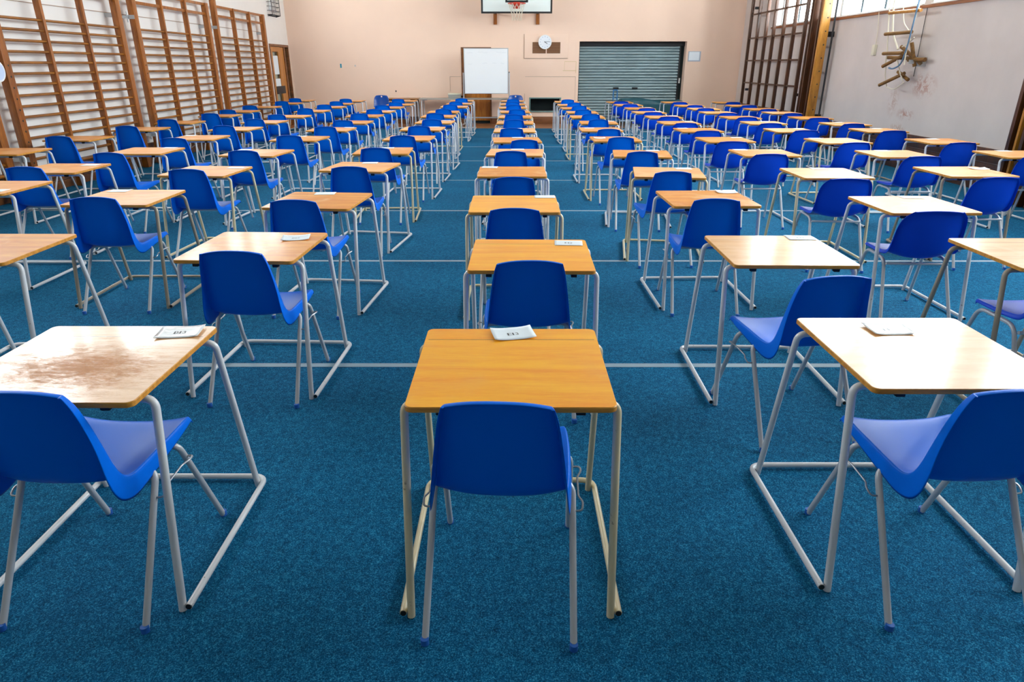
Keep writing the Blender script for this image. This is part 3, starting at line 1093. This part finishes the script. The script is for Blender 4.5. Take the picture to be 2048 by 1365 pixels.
# window pull with cord
wp = thing('window_pull_box', 'small cream box with a cord hanging from the window left of the rope ladder', 'box', (XR - .001, 13.15, 1.87))
bm = bmesh.new(); bx(bm, -.05, 0, -.05, .05, -.09, .09, bevel=.008); part('box', bm, M['beige'], wp)
bm = bmesh.new(); tube(bm, fillet([(-.03, -.03, .09), (-.03, -.02, .3), (-.04, .05, .62)], .05), .006, 6); part('cord', bm, M['rope'], wp)
bm = bmesh.new()
tube(bm, [(XR - .02, 11.7, 1.45), (XR - .02, 11.72, 2.46)], .006, 6)
tag(part('wall_cable', bm, M['dark_metal']), 'thin dark cable running down the right wall beside the rope ladder', 'cable')

# ---------------------------------------------------------------- exam desks and chairs
# column letter A..I from left to right, row 1..13 from the camera: desk x, y, turn in degrees, chair x, y
SEATS = {
    'A5':(-5.571,7.602,0,-5.571,7.505), 'A6':(-5.635,9.012,0,-5.595,8.77), 'A7':(-5.534,10.388,0,-5.544,10.248), 'A8':(-5.528,11.635,0,-5.56,11.525),
    'A9':(-5.509,13.219,0,-5.409,12.916), 'A10':(-5.596,14.496,0,-5.486,13.967), 'A11':(-5.618,15.972,0,-5.707,15.424),
    'A12':(-5.571,17.553,0,-5.55,17.226), 'A13':(-5.64,18.845,0,-5.683,18.741), 'B3':(-4.077,5.271,0,-4.077,5.174),
    'B4':(-4.178,6.313,0,-4.219,6.121), 'B5':(-4.077,7.666,0,-4.03,7.119), 'B6':(-4.123,9.113,0,-4.008,8.566), 'B7':(-4.142,10.436,-2.5,-4.17,10.358),
    'B8':(-4.165,11.745,-2.5,-4.184,11.567), 'B9':(-4.112,13.032,0,-4.174,12.604), 'B10':(-4.149,14.589,-2.5,-4.174,14.4),
    'B11':(-4.123,15.972,0,-4.137,15.717), 'B12':(-4.231,17.355,0,-4.221,17.132), 'B13':(-4.241,18.667,0,-4.283,18.412),
    'C2':(-2.758,3.413,0,-2.758,3.315), 'C3':(-2.795,4.849,0,-2.796,4.704), 'C4':(-2.76,6.138,-3.9,-2.74,5.987),
    'C5':(-2.782,7.493,-5.5,-2.735,7.302), 'C6':(-2.763,9.012,-4,-2.786,8.915), 'C7':(-2.688,10.341,-2.5,-2.615,10.132),
    'C8':(-2.681,11.669,-1.9,-2.685,11.296), 'C9':(-2.777,13.181,-2.5,-2.76,12.863), 'C10':(-2.751,14.421,-2.5,-2.678,14.109),
    'C11':(-2.779,15.835,-2.5,-2.835,15.523), 'C12':(-2.708,16.972,0,-2.814,16.789), 'C13':(-2.872,18.718,-2.5,-2.931,18.331),
    'D1':(-1.378,1.975,0,-1.378,1.877), 'D2':(-1.361,3.454,-2.1,-1.311,3.32), 'D3':(-1.367,4.739,-4.7,-1.436,4.628),
    'D4':(-1.426,6.406,-7.6,-1.418,6.136), 'D5':(-1.437,7.664,2.9,-1.446,7.583), 'D6':(-1.352,9.065,-2.3,-1.367,8.851),
    'D7':(-1.349,10.443,-2.5,-1.351,10.232), 'D8':(-1.298,11.709,-2.5,-1.3,11.493), 'D9':(-1.382,13.062,-1.7,-1.403,12.985),
    'D10':(-1.409,14.294,-0.4,-1.361,14.172), 'D11':(-1.339,16.102,0,-1.394,15.717), 'D12':(-1.313,17.399,-2.3,-1.346,16.97),
    'D13':(-1.355,18.845,0,-1.345,18.63), 'E1':(-0.006,1.949,0,-0.036,1.799), 'E2':(0.09,3.285,-0.8,0.069,3.155), 'E3':(0.009,4.611,0,0.015,4.337),
    'E4':(-0.009,6.109,0,0.001,5.562), 'E5':(0.028,7.524,-3.6,-0.025,7.25), 'E6':(0.046,8.837,3.2,0.118,8.358), 'E7':(0.024,10.184,-1.1,-0.039,9.907),
    'E8':(0.037,11.605,-2.2,0.006,11.419), 'E9':(0.042,12.91,-2.5,0.016,12.604), 'E10':(0.037,14.346,2.4,0.081,14.014),
    'E11':(-0.013,15.735,2,0.005,15.58), 'E12':(-0.012,17.108,1.8,-0.006,16.789), 'E13':(-0.014,18.717,-2.5,0.013,18.225),
    'F1':(1.366,2.065,0,1.366,1.968), 'F2':(1.364,3.376,-0.8,1.303,2.937), 'F3':(1.383,4.818,1,1.337,4.652), 'F4':(1.377,6.055,-7.9,1.281,5.856),
    'F5':(1.381,7.409,-6.7,1.306,7.208), 'F6':(1.314,8.941,0,1.302,8.655), 'F7':(1.292,10.318,0,1.312,9.77), 'F8':(1.411,11.6,-2,1.344,11.493),
    'F9':(1.361,12.91,0,1.379,12.732), 'F10':(1.384,14.169,0,1.371,13.967), 'F11':(1.363,15.575,2.5,1.408,15.352),
    'F12':(1.364,16.827,0,1.414,16.567), 'F13':(1.38,18.296,0,1.369,18.042), 'G2':(2.691,3.319,0,2.691,3.221), 'G3':(2.733,4.592,1.3,2.688,4.43),
    'G4':(2.758,6.018,0,2.73,5.721), 'G5':(2.726,7.488,1.2,2.622,7.327), 'G6':(2.704,8.869,2.7,2.623,8.542), 'G7':(2.711,10.222,1.1,2.708,9.938),
    'G8':(2.732,11.561,1.3,2.726,11.276), 'G9':(2.754,12.862,0,2.753,12.638), 'G10':(2.724,14.147,1.2,2.715,13.853),
    'G11':(2.776,15.453,0,2.806,15.096), 'G12':(2.737,16.837,2.5,2.708,16.623), 'G13':(2.719,18.081,2.5,2.695,17.889),
    'H4':(4.041,6.114,0.8,3.967,5.801), 'H5':(4.104,7.405,0,4.136,7.149), 'H6':(4.084,8.736,4,3.941,8.421), 'H7':(4.045,10.18,0,4.108,10.014),
    'H8':(4.12,11.537,0,4.013,11.218), 'H9':(4.123,12.76,1.6,4.092,12.517), 'H10':(4.087,14.097,1.5,4.082,13.623), 'H11':(4.13,15.283,0,4.049,15.096),
    'H12':(4.119,16.525,0,4.112,16.233), 'H13':(4.113,18.034,0,4.094,17.602), 'I5':(5.397,7.377,0,5.397,7.279), 'I6':(5.358,8.686,2.1,5.237,8.421),
    'I7':(5.331,10.192,0.6,5.303,9.96), 'I8':(5.362,11.319,2.1,5.295,11.142), 'I9':(5.36,12.667,1,5.268,12.375),
    'I10':(5.337,14.018,2.5,5.283,13.538), 'I11':(5.336,15.198,0,5.261,14.79), 'I12':(5.328,16.525,0,5.335,16.233),
    'I13':(5.394,17.918,-2.5,5.391,17.602),
}
# card on the desk: x, y, turn
CARDS = {
    'E1':(0.000,2.194,12), 'E2':(0.297,3.500,-3), 'E3':(0.229,4.856,0), 'E4':(-0.217,6.354,-5), 'E5':(0.051,7.769,2), 'E6':(0.059,9.082,8),
    'E7':(0.053,10.429,0), 'D1':(-1.185,2.207,8), 'D2':(-1.193,3.605,10), 'D3':(-1.391,4.984,4), 'D4':(-1.389,6.651,3), 'D7':(-1.200,10.688,0),
    'D8':(-1.134,11.954,0), 'D5':(-1.438,7.909,3), 'C3':(-2.978,5.094,0), 'C4':(-2.559,6.318,0), 'C5':(-3.002,7.738,0), 'C6':(-2.823,9.257,0),
    'C7':(-2.486,10.583,0), 'C10':(-2.531,14.587,0), 'B4':(-4.016,6.500,0), 'B5':(-3.936,7.911,0), 'B6':(-4.343,9.358,0), 'B3':(-3.918,5.107,0),
    'F1':(1.352,2.240,2), 'F2':(1.584,3.621,-4), 'F3':(1.595,5.043,-3), 'F4':(1.562,6.270,0), 'F5':(1.546,7.654,0), 'F6':(1.121,8.997,0),
    'F7':(1.143,10.497,0), 'F8':(1.631,11.832,0), 'G3':(2.860,4.837,-4), 'G4':(2.802,6.263,0), 'G5':(2.544,7.733,0), 'G6':(2.924,9.093,0),
    'G7':(2.541,10.467,0), 'G8':(2.952,11.778,0), 'G9':(2.974,13.107,0), 'G10':(2.944,14.392,0), 'G11':(2.996,15.698,0), 'H4':(4.261,6.254,-8),
    'H5':(4.096,7.650,0), 'H6':(3.908,8.981,0), 'H7':(4.265,10.413,0), 'H8':(4.201,11.726,0), 'I5':(5.420,7.622,-3), 'I6':(5.376,8.904,0),
    'I7':(5.416,10.413,0), 'I8':(5.376,11.564,0),
}
CHAIR_TURN = {'E1': -2.7, 'F2': 7, 'G3': -3, 'G4': -4, 'G5': 0, 'H4': 3, 'H6': 5, 'I6': 3, 'C4': -2, 'D3': -2, 'E6': 4}
CHAIR_AT = {'D1': (-1.357, 1.857), 'F1': (1.387, 1.872), 'E1': (-.028, 1.797), 'F2': (1.318, 2.92)}
COLUMN = {'A': 'first column from the left', 'B': 'second column from the left', 'C': 'third column from the left',
          'D': 'column just left of centre', 'E': 'centre column', 'F': 'column just right of centre',
          'G': 'third column from the right', 'H': 'second column from the right', 'I': 'first column from the right'}
ROW = ['', 'front row', 'second row', 'third row', 'fourth row', 'fifth row', 'sixth row', 'seventh row', 'eighth row',
       'ninth row', 'tenth row', 'eleventh row', 'last row but one', 'back row']
RB = .0125
BAR_Z = .7082


def where(k):
    return '%s, %s' % (ROW[int(k[1:])], COLUMN[k[0]])


def desktop_mesh(mat):
    bm = bmesh.new()
    r, seg = .022, 5
    outline = []
    for cx, cy, a0 in ((.3 - r, .3 - r, 0), (-.3 + r, .3 - r, 90), (-.3 + r, -.3 + r, 180), (.3 - r, -.3 + r, 270)):
        for k in range(seg + 1):
            a = R(a0 + 90 * k / seg)
            outline.append((cx + r * math.cos(a), cy + r * math.sin(a)))
    prof = [(.003, .7218), (0, .7238), (0, .7375), (.0025, .74)]
    rings = []
    for ins, z in prof:
        ring = []
        for x, y in outline:
            l = math.hypot(x, y)
            ring.append(bm.verts.new((x * (1 - ins / l), y * (1 - ins / l), z)))
        rings.append(ring)
    n = len(outline)
    for a, b in zip(rings, rings[1:]):
        for k in range(n):
            f = bm.faces.new((a[k], a[(k + 1) % n], b[(k + 1) % n], b[k]))
            f.material_index = 1
    bm.faces.new(rings[-1])
    f = bm.faces.new(rings[0][::-1])
    f.material_index = 1
    me = mesh_from(bm, 'desktop', [mat, M['ply_edge']])
    smooth_by_angle(me, 30)
    return me


def mk(name, mats, fn, ang=50):
    bm = bmesh.new()
    fn(bm)
    me = mesh_from(bm, name, mats)
    smooth_by_angle(me, ang)
    return me


TOPS = {k: desktop_mesh(M[k]) for k in ('top_orange', 'top_honey', 'top_glare', 'top_worn')}
DESK = {}
for tk in ('tube_grey', 'tube_cream', 'tube_taupe'):
    mt_ = M[tk]
    for sx in (-1, 1):
        def near(bm, sx=sx):
            tube(bm, fillet([(sx * .245, -.21, BAR_Z), (sx * .314, -.21, BAR_Z - .002), (sx * .3165, -.322, .0007)], [0, .06, 0], 7), RB, 10)

        def far(bm, sx=sx):
            tube(bm, fillet([(sx * .245, .22, BAR_Z), (sx * .314, .22, BAR_Z - .002), (sx * .3165, .366, .0007)], [0, .06, 0], 7), RB, 10)
        DESK[tk, 'near', sx] = mk('desk_leg', mt_, near)
        DESK[tk, 'far', sx] = mk('desk_leg', mt_, far)
    DESK[tk, 'bar_near'] = mk('support_bar', mt_, lambda bm: tube(bm, [(-.244, -.21, BAR_Z), (.244, -.21, BAR_Z)], RB, 10))
    DESK[tk, 'bar_far'] = mk('support_bar', mt_, lambda bm: tube(bm, [(-.244, .22, BAR_Z), (.244, .22, BAR_Z)], RB, 10))
    DESK[tk, 'rail'] = mk('floor_rail', mt_, lambda bm: tube(bm, fillet([(-.3405, -.328, .0195), (-.3405, .405, .0195), (.3405, .405, .0195), (.3405, -.328, .0195)], .055, 6), .0115, 10, cap=True))
DESK['cap'] = mk('end_cap', M['black'], lambda bm: disc(bm, (0, 0, 0), (0, 1, 0), .0095, .004, 14))
DESK['buffer'] = mk('buffer', M['black'], lambda bm: bx(bm, -.014, .014, -.012, .012, -.014, .008, bevel=.003))


def make_desk(key, x, y, turn, top, frame):
    tone = {'top_orange': 'bright orange', 'top_honey': 'honey brown', 'top_glare': 'glossy glare-paled', 'top_worn': 'pale scuffed'}[top]
    leg = {'tube_grey': 'grey', 'tube_cream': 'cream', 'tube_taupe': 'brownish'}[frame]
    d = thing('exam_desk', '%s topped exam desk, %s frame, %s' % (tone, leg, where(key)), 'desk', (x, y, .0065), R(turn), 'single exam desks in rows')
    link('desktop', TOPS[top], d)
    for sx in (-1, 1):
        link('leg', DESK[frame, 'near', sx], d)
        link('leg', DESK[frame, 'far', sx], d)
    link('support_bar', DESK[frame, 'bar_near'], d)
    link('support_bar', DESK[frame, 'bar_far'], d)
    r = link('floor_rail', DESK[frame, 'rail'], d)
    if int(key[1:]) <= 7:
        for sx in (-1, 1):
            c = link('end_cap', DESK['cap'], r)
            c.location = (sx * .3405, -.3285, .0195)
            c['label'] = 'black open tube end'
            b = link('buffer', DESK['buffer'], d)
            b.location = (sx * .2, -.262, .7135)
    return d


# ---- chair shells -----------------------------------------------------------
def lerp(a, b, t):
    return a + (b - a) * t


def shell_mesh(name, mat, centre, edge, hw, fw, fdir, sub=1, power=2.6, thick=.0045, lip=.02, splay=.010, hole=None):
    """centre/edge: (y, z) stations seat front -> back top; hw half widths; fw flange widths; fdir flange directions"""
    # refine the stations by Catmull-Rom
    def cr(P, t):
        n = len(P) - 1
        s = min(int(t * n), n - 1)
        u = t * n - s
        p0, p1, p2, p3 = P[max(s - 1, 0)], P[s], P[s + 1], P[min(s + 2, n)]
        if not isinstance(p0, (tuple, list)):
            p0, p1, p2, p3 = (p0,), (p1,), (p2,), (p3,)
        o = []
        for a, b, c, d in zip(p0, p1, p2, p3):
            o.append(.5 * (2 * b + (c - a) * u + (2 * a - 5 * b + 4 * c - d) * u * u + (3 * b - a - 3 * c + d) * u ** 3))
        return o
    NV, NU = 26, 6
    us = [-1, -.975] + [-.93 + 1.86 * i / (NU * 2) for i in range(NU * 2 + 1)] + [.975, 1]
    bm = bmesh.new()
    rows = []
    for j in range(NV + 1):
        t = min(j / NV, 1)
        c, e = cr(centre, t), cr(edge, t)
        h, w = cr(hw, t)[0], cr(fw, t)[0]
        d = Vector(cr(fdir, t)).normalized()
        row = []
        row.append(bm.verts.new((-h - splay, e[0] + d.x * w, e[1] + d.y * w)))
        row.append(bm.verts.new((-h - splay * .25, e[0] + d.x * w * .10, e[1] + d.y * w * .10)))
        for u in us:
            k = abs(u) ** power
            row.append(bm.verts.new((h * u, lerp(c[0], e[0], k), lerp(c[1], e[1], k))))
        row.append(bm.verts.new((h + splay * .25, e[0] + d.x * w * .10, e[1] + d.y * w * .10)))
        row.append(bm.verts.new((h + splay, e[0] + d.x * w, e[1] + d.y * w)))
        rows.append(row)
    # turned front and top lips
    front = []
    for v in rows[0]:
        front.append(bm.verts.new((v.co.x, v.co.y + .008, v.co.z - lip)))
    top = []
    tight = []
    yo = rows[-1][0].co.y - .001
    for q, v in enumerate(rows[-1]):
        if q in (0, 1, len(rows[-1]) - 2, len(rows[-1]) - 1):
            tight.append(bm.verts.new((v.co.x, max(v.co.y - .002, yo), v.co.z + .001)))
            top.append(bm.verts.new((v.co.x, min(yo, v.co.y) - .001, v.co.z + .0005)))
            continue
        tight.append(bm.verts.new((v.co.x, v.co.y - .002, v.co.z + .001)))
        top.append(bm.verts.new((v.co.x, v.co.y - lip, v.co.z + .001)))
    rows = [front] + rows + [tight, top]
    for a, b in zip(rows, rows[1:]):
        for k in range(len(a) - 1):
            bm.faces.new((a[k], a[k + 1], b[k + 1], b[k]))
    me = bpy.data.meshes.new(name)
    bmesh.ops.recalc_face_normals(bm, faces=bm.faces)
    bm.to_mesh(me)
    bm.free()
    me.materials.append(mat)
    for p in me.polygons:
        p.use_smooth = True
    o = bpy.data.objects.new('temporary', me)
    COL.objects.link(o)
    s = o.modifiers.new('solid', 'SOLIDIFY')
    s.thickness = thick
    s.offset = 0
    if sub:
        q = o.modifiers.new('sub', 'SUBSURF')
        q.levels = q.render_levels = sub
    if hole:
        cm = bpy.data.meshes.new('cut')
        cb = bmesh.new()
        disc(cb, hole, (0, 1, 0), .021, .3, 20)
        cb.to_mesh(cm)
        cb.free()
        co = bpy.data.objects.new('temporary_cut', cm)
        COL.objects.link(co)
        bo = o.modifiers.new('hole', 'BOOLEAN')
        bo.operation = 'DIFFERENCE'
        bo.object = co
    dg = bpy.context.evaluated_depsgraph_get()
    dg.update()
    res = bpy.data.meshes.new_from_object(o.evaluated_get(dg))
    res.name = name
    bpy.data.objects.remove(o)
    if hole:
        bpy.data.objects.remove(co)
    return res


def sh(P):  # stations measured from the rear feet -> chair centre
    return [(a - .29, b) for a, b in P]


A_C = sh([(.528, .442), (.500, .452), (.42, .452), (.32, .449), (.22, .444), (.15, .450), (.108, .472), (.085, .52), (.068, .60), (.055, .68), (.045, .75), (.038, .812)])
A_E = sh([(.540, .456), (.510, .468), (.42, .472), (.32, .472), (.22, .470), (.165, .470), (.130, .486), (.112, .53), (.098, .61), (.083, .69), (.066, .755), (.048, .795)])
A_W = [.190, .197, .203, .204, .202, .198, .192, .184, .174, .163, .152, .140]
A_F = [.014, .024, .036, .048, .062, .074, .080, .064, .046, .038, .032, .024]
A_D = [(0, -1), (0, -1), (0, -1), (-.05, -1), (-.12, -1), (-.35, -.95), (-.72, -.72), (-.96, -.25), (-1, -.06), (-1, -.02), (-1, 0), (-1, .1)]
SHELL_A = shell_mesh('seat_shell', M['blue_a'], A_C, A_E, A_W, A_F, A_D, splay=.009)
B_C = sh([(.520, .436), (.495, .449), (.42, .452), (.32, .444), (.22, .438), (.14, .443), (.095, .470), (.068, .52), (.052, .59), (.042, .66), (.038, .72), (.036, .775)])
B_E = sh([(.510, .450), (.490, .462), (.42, .468), (.32, .472), (.23, .478), (.165, .492), (.140, .520), (.122, .57), (.108, .625), (.092, .68), (.070, .728), (.044, .766)])
B_W = [.170, .192, .205, .208, .208, .208, .208, .206, .203, .197, .180, .140]
B_F = [.010, .014, .016, .018, .022, .028, .030, .026, .020, .017, .014, .010]
B_D = [(0, -1), (0, -1), (0, -1), (-.05, -1), (-.2, -1), (-.5, -.85), (-.85, -.5), (-.98, -.2), (-1, -.05), (-1, 0), (-1, .1), (-1, .3)]
SHELL_B = shell_mesh('seat_shell', M['blue_b'], B_C, B_E, B_W, B_F, B_D, splay=.012, power=2.3)
C_C = [(a, b + (.06 if b > .55 else 0) * (b - .5) / .3) for a, b in B_C]
C_E = [(a, b + (.06 if b > .55 else 0) * (b - .5) / .3) for a, b in B_E]
SHELL_C = shell_mesh('seat_shell', M['blue_c'], C_C, C_E, B_W, B_F, B_D, splay=.012, power=2.3, hole=(0, -.24, .795))

CH = {}
for sx in (-1, 1):
    CH['A', 'rear', sx] = mk('chair_leg', M['chair_leg'], lambda bm, sx=sx: tube(bm, fillet([(sx * .14, -.03, .4255), (sx * .215, -.04, .424), (sx * .225, -.29, .001)], [0, .06, 0], 6), .0108, 10))
    CH['A', 'front', sx] = mk('chair_leg', M['chair_leg'], lambda bm, sx=sx: tube(bm, fillet([(sx * .14, .10, .4275), (sx * .213, .11, .426), (sx * .225, .29, .001)], [0, .06, 0], 6), .0108, 10))
    CH['hook', sx] = mk('linking_hook', M['wire'], lambda bm, sx=sx: tube(bm, fillet([(sx * .222, -.085, .352), (sx * .246, -.085, .352), (sx * .250, -.055, .366), (sx * .236, -.03, .366), (sx * .236, .07, .372), (sx * .250, .10, .376), (sx * .247, .130, .372), (sx * .222, .138, .366)], .012, 3), .0034, 6))
    CH['B', 'rear', sx] = mk('chair_leg', M['chair_leg'], lambda bm, sx=sx: tube(bm, fillet([(sx * .196, .03, .424), (sx * .20, -.10, .424), (sx * .225, -.29, .001)], [0, .055, 0], 6), .0112, 10))
    CH['B', 'front', sx] = mk('chair_leg', M['chair_leg'], lambda bm, sx=sx: tube(bm, fillet([(sx * .196, .032, .424), (sx * .20, .16, .428), (sx * .225, .29, .001)], [0, .055, 0], 6), .0112, 10))
CH['A', 'bar_r'] = mk('cross_bar', M['chair_leg'], lambda bm: tube(bm, [(-.139, -.03, .4255), (.139, -.03, .4255)], .0108, 10))
CH['A', 'bar_f'] = mk('cross_bar', M['chair_leg'], lambda bm: tube(bm, [(-.139, .10, .4275), (.139, .10, .4275)], .0108, 10))
CH['B', 'bar_r'] = mk('cross_bar', M['chair_leg'], lambda bm: tube(bm, [(-.199, -.135, .40), (.199, -.135, .40)], .0095, 10))
CH['B', 'bar_f'] = mk('cross_bar', M['chair_leg'], lambda bm: tube(bm, [(-.19, .10, .4165), (.19, .10, .4165)], .0095, 10))
CH['foot'] = mk('foot_cap', M['rubber_blue'], lambda bm: disc(bm, (0, 0, .011), (0, 0, 1), .0128, .021, 14))


def make_chair(kind, x, y, turn, label, group, detail, shell=None):
    c = thing('classroom_chair', label, 'chair', (x, y, .0065), R(turn), group)
    link('seat_shell', shell or (SHELL_A if kind == 'A' else SHELL_B), c)
    for sx in (-1, 1):
        for pos, yy in (('rear', -.29), ('front', .29)):
            l = link('leg', CH[kind, pos, sx], c)
            if detail:
                f = link('foot_cap', CH['foot'], l)
                f.location = (sx * .225, yy, 0)
                f['label'] = 'blue plastic foot'
        if kind == 'A' and (detail > 1 or sx == 1) and not turn > 8:
            link('linking_hook', CH['hook', sx], c)
    link('cross_bar', CH[kind, 'bar_r'], c)
    link('cross_bar', CH[kind, 'bar_f'], c)
    return c


# ---- seat cards -------------------------------------------------------------
def stroke(bm, pts, w, z):
    tube_pts = pts
    for (a, b) in zip(tube_pts, tube_pts[1:]):
        ww = w if not isinstance(w, tuple) else (w[0] if abs(b[0] - a[0]) < abs(b[1] - a[1]) else w[1])
        d = Vector((b[0] - a[0], b[1] - a[1]))
        n = Vector((-d.y, d.x)).normalized() * ww / 2
        v = [bm.verts.new((p[0] + s * n.x, p[1] + s * n.y, z)) for p, s in ((a, 1), (a, -1), (b, -1), (b, 1))]
        bm.faces.new(v)


def arc(cx, cy, rx, ry, a0, a1, n=12):
    return [(cx + rx * math.cos(R(a0 + (a1 - a0) * i / n)), cy + ry * math.sin(R(a0 + (a1 - a0) * i / n))) for i in range(n + 1)]


GLYPH = {  # unit height 1, list of (points, (stem width, thin width))
    'E': [([(.18, 0), (.18, 1)], .18), ([(0, .03), (.66, .03)], .07), ([(0, .97), (.64, .97)], .07), ([(.18, .5), (.48, .5)], .07), ([(.64, 0), (.64, .25)], .06), ([(.62, 1), (.62, .77)], .06), ([(.48, .4), (.48, .6)], .05)],
    'F': [([(.18, 0), (.18, 1)], .18), ([(0, .03), (.38, .03)], .07), ([(0, .97), (.62, .97)], .07), ([(.18, .5), (.46, .5)], .07), ([(.6, 1), (.6, .77)], .06), ([(.46, .4), (.46, .6)], .05)],
    'D': [([(.18, 0), (.18, 1)], .18), ([(0, .03), (.36, .03)], .07), ([(0, .97), (.36, .97)], .07), (arc(.34, .5, .34, .47, -90, 90), .13)],
    '1': [([(.24, 0), (.24, 1)], .17), ([(.04, .03), (.46, .03)], .07), ([(.04, .84), (.24, .96)], .07)],
    '2': [(arc(.27, .72, .22, .25, 170, -30), .11), ([(.46, .6), (.06, .06)], .10), ([(.03, .06), (.52, .06)], .13)],
    '3': [(arc(.24, .74, .2, .22, 150, -80), .11), (arc(.24, .27, .24, .25, 80, -150), .12)],
}


def code_mesh(txt, h):
    bm = bmesh.new()
    x = 0
    adv = {'E': .8, 'F': .76, 'D': .84, '1': .6, '2': .66, '3': .62}
    tot = sum(adv[c] for c in txt) * h
    for c in txt:
        for pts, w in GLYPH[c]:
            stroke(bm, [((x + px) * h - tot / 2, (py - .5) * h) for px, py in pts], w * h, 0)
        x += adv[c]
    me = bpy.data.meshes.new('printed_code')
    bm.to_mesh(me)
    bm.free()
    me.materials.append(M['ink'])
    return me


def card_mesh(mat, curl, w=.148, d=.105):
    bm = bmesh.new()
    nx, ny = 10, 6
    g_ = [[None] * (ny + 1) for _ in range(nx + 1)]
    for i in range(nx + 1):
        for j in range(ny + 1):
            u, v = i / nx - .5, j / ny - .5
            z = .0008 + curl * ((abs(u) * 2) ** 3 * .006 + (max(v, 0) * 2) ** 2 * .004)
            g_[i][j] = bm.verts.new((u * w, v * d, z))
    for i in range(nx):
        for j in range(ny):
            bm.faces.new((g_[i][j], g_[i + 1][j], g_[i + 1][j + 1], g_[i][j + 1]))
    geom = bmesh.ops.extrude_face_region(bm, geom=bm.faces[:])
    bmesh.ops.translate(bm, vec=(0, 0, .0006), verts=[v for v in geom['geom'] if isinstance(v, bmesh.types.BMVert)])
    return mesh_from(bm, 'card', mat)


CARD_FLAT = card_mesh(M['paper'], 0.0)
CARD_CURL = card_mesh(M['paper'], 1.0)
CARD_FILM = card_mesh(M['film'], .8)
INK_FAINT = new_mat('faint_print', srgb('#9aa6ae'), .6)
BORDER = new_mat('pale_blue_print_line', srgb('#b4cfe2'), .6)


# ---- place everything -------------------------------------------------------
ORANGE = {'E1', 'E2', 'E3'}
GLARE_TOPS = {'F1', 'F2', 'G2'}
CREAM = {'E1', 'E3', 'F4', 'D5', 'F9', 'C4', 'E9', 'G4', 'H6', 'D10', 'F6'}
TAUPE = {'G2', 'H4', 'C3', 'H7', 'I7'}
NO_CHAIR = {'A5', 'B3', 'C2'}      # the photo shows no chair at these edge desks
for k, (dx, dy, dt, cx, cy) in SEATS.items():
    col, row = k[0], int(k[1:])
    top = 'top_orange' if k in ORANGE else 'top_worn' if k == 'D1' else 'top_glare' if k in GLARE_TOPS else 'top_honey'
    frame = 'tube_cream' if k in CREAM else 'tube_taupe' if k in TAUPE else 'tube_grey'
    make_desk(k, dx, dy, dt, top, frame)
    kind = 'A' if col in 'ABCDEF' else 'B'
    edge = dy - .3 * math.cos(R(dt)) - .3 * abs(math.sin(R(dt))) * .6
    cy = min(cy, edge + .183)
    ux = dx + math.sin(R(dt)) * (dy - cy)      # the desk's own centre line beside the chair
    lim = .042 if kind == 'A' else .078
    cx = min(max(cx, ux - lim), ux + lim)
    if k in CHAIR_AT:
        cx, cy = CHAIR_AT[k]
    random.seed(k)
    turn = CHAIR_TURN.get(k, random.uniform(-2, 2))
    shape = 'square backed' if kind == 'A' else 'round cornered'
    if k not in NO_CHAIR:
        make_chair(kind, cx, cy, turn, '%s blue chair, %s' % (shape, where(k)),
                   'blue %s chairs behind the exam desks' % shape, 2 if row <= 4 else (1 if row <= 6 else 0))
    if k in CARDS:
        x, y, rz = CARDS[k]
        me = CARD_FILM if k in ('D1', 'F1') else CARD_CURL if k in ('E1', 'D2', 'F3', 'H4', 'F6') else CARD_FLAT
        kindc = 'white number card in shiny wallet' if k in ('D1', 'F1') else 'white number card'
        o = link('seat_card', me)
        o.location = (x, y, .7472)
        o.rotation_euler = (0, 0, R(rz))
        code = col + str(14 - row) if row <= 2 else None
        lb = '%s on desk, %s' % (kindc, where(k))
        if k == 'E1':
            lb = 'white card printed E13 on the front desk of the centre column'
        tag(o, lb, 'card', 'seat number cards on the exam desks')
        if code:
            t_ = link('printed_code', code_mesh(code, .021), o)
            t_.location = (0, -.002, .0024)
            if k not in ('E1', 'D1', 'E2'):
                t_.data.materials[0] = INK_FAINT

make_chair('B', .07, 19.66, 180, 'blue chair with a round hole in its back facing the hall behind the centre column', 'blue hole backed chairs at the far end', 0, SHELL_C).children[0]
make_chair('B', -3.70, 19.62, 176, 'navy glossy chair with a hole in its back beside the brown table', 'blue hole backed chairs at the far end', 0, SHELL_C)
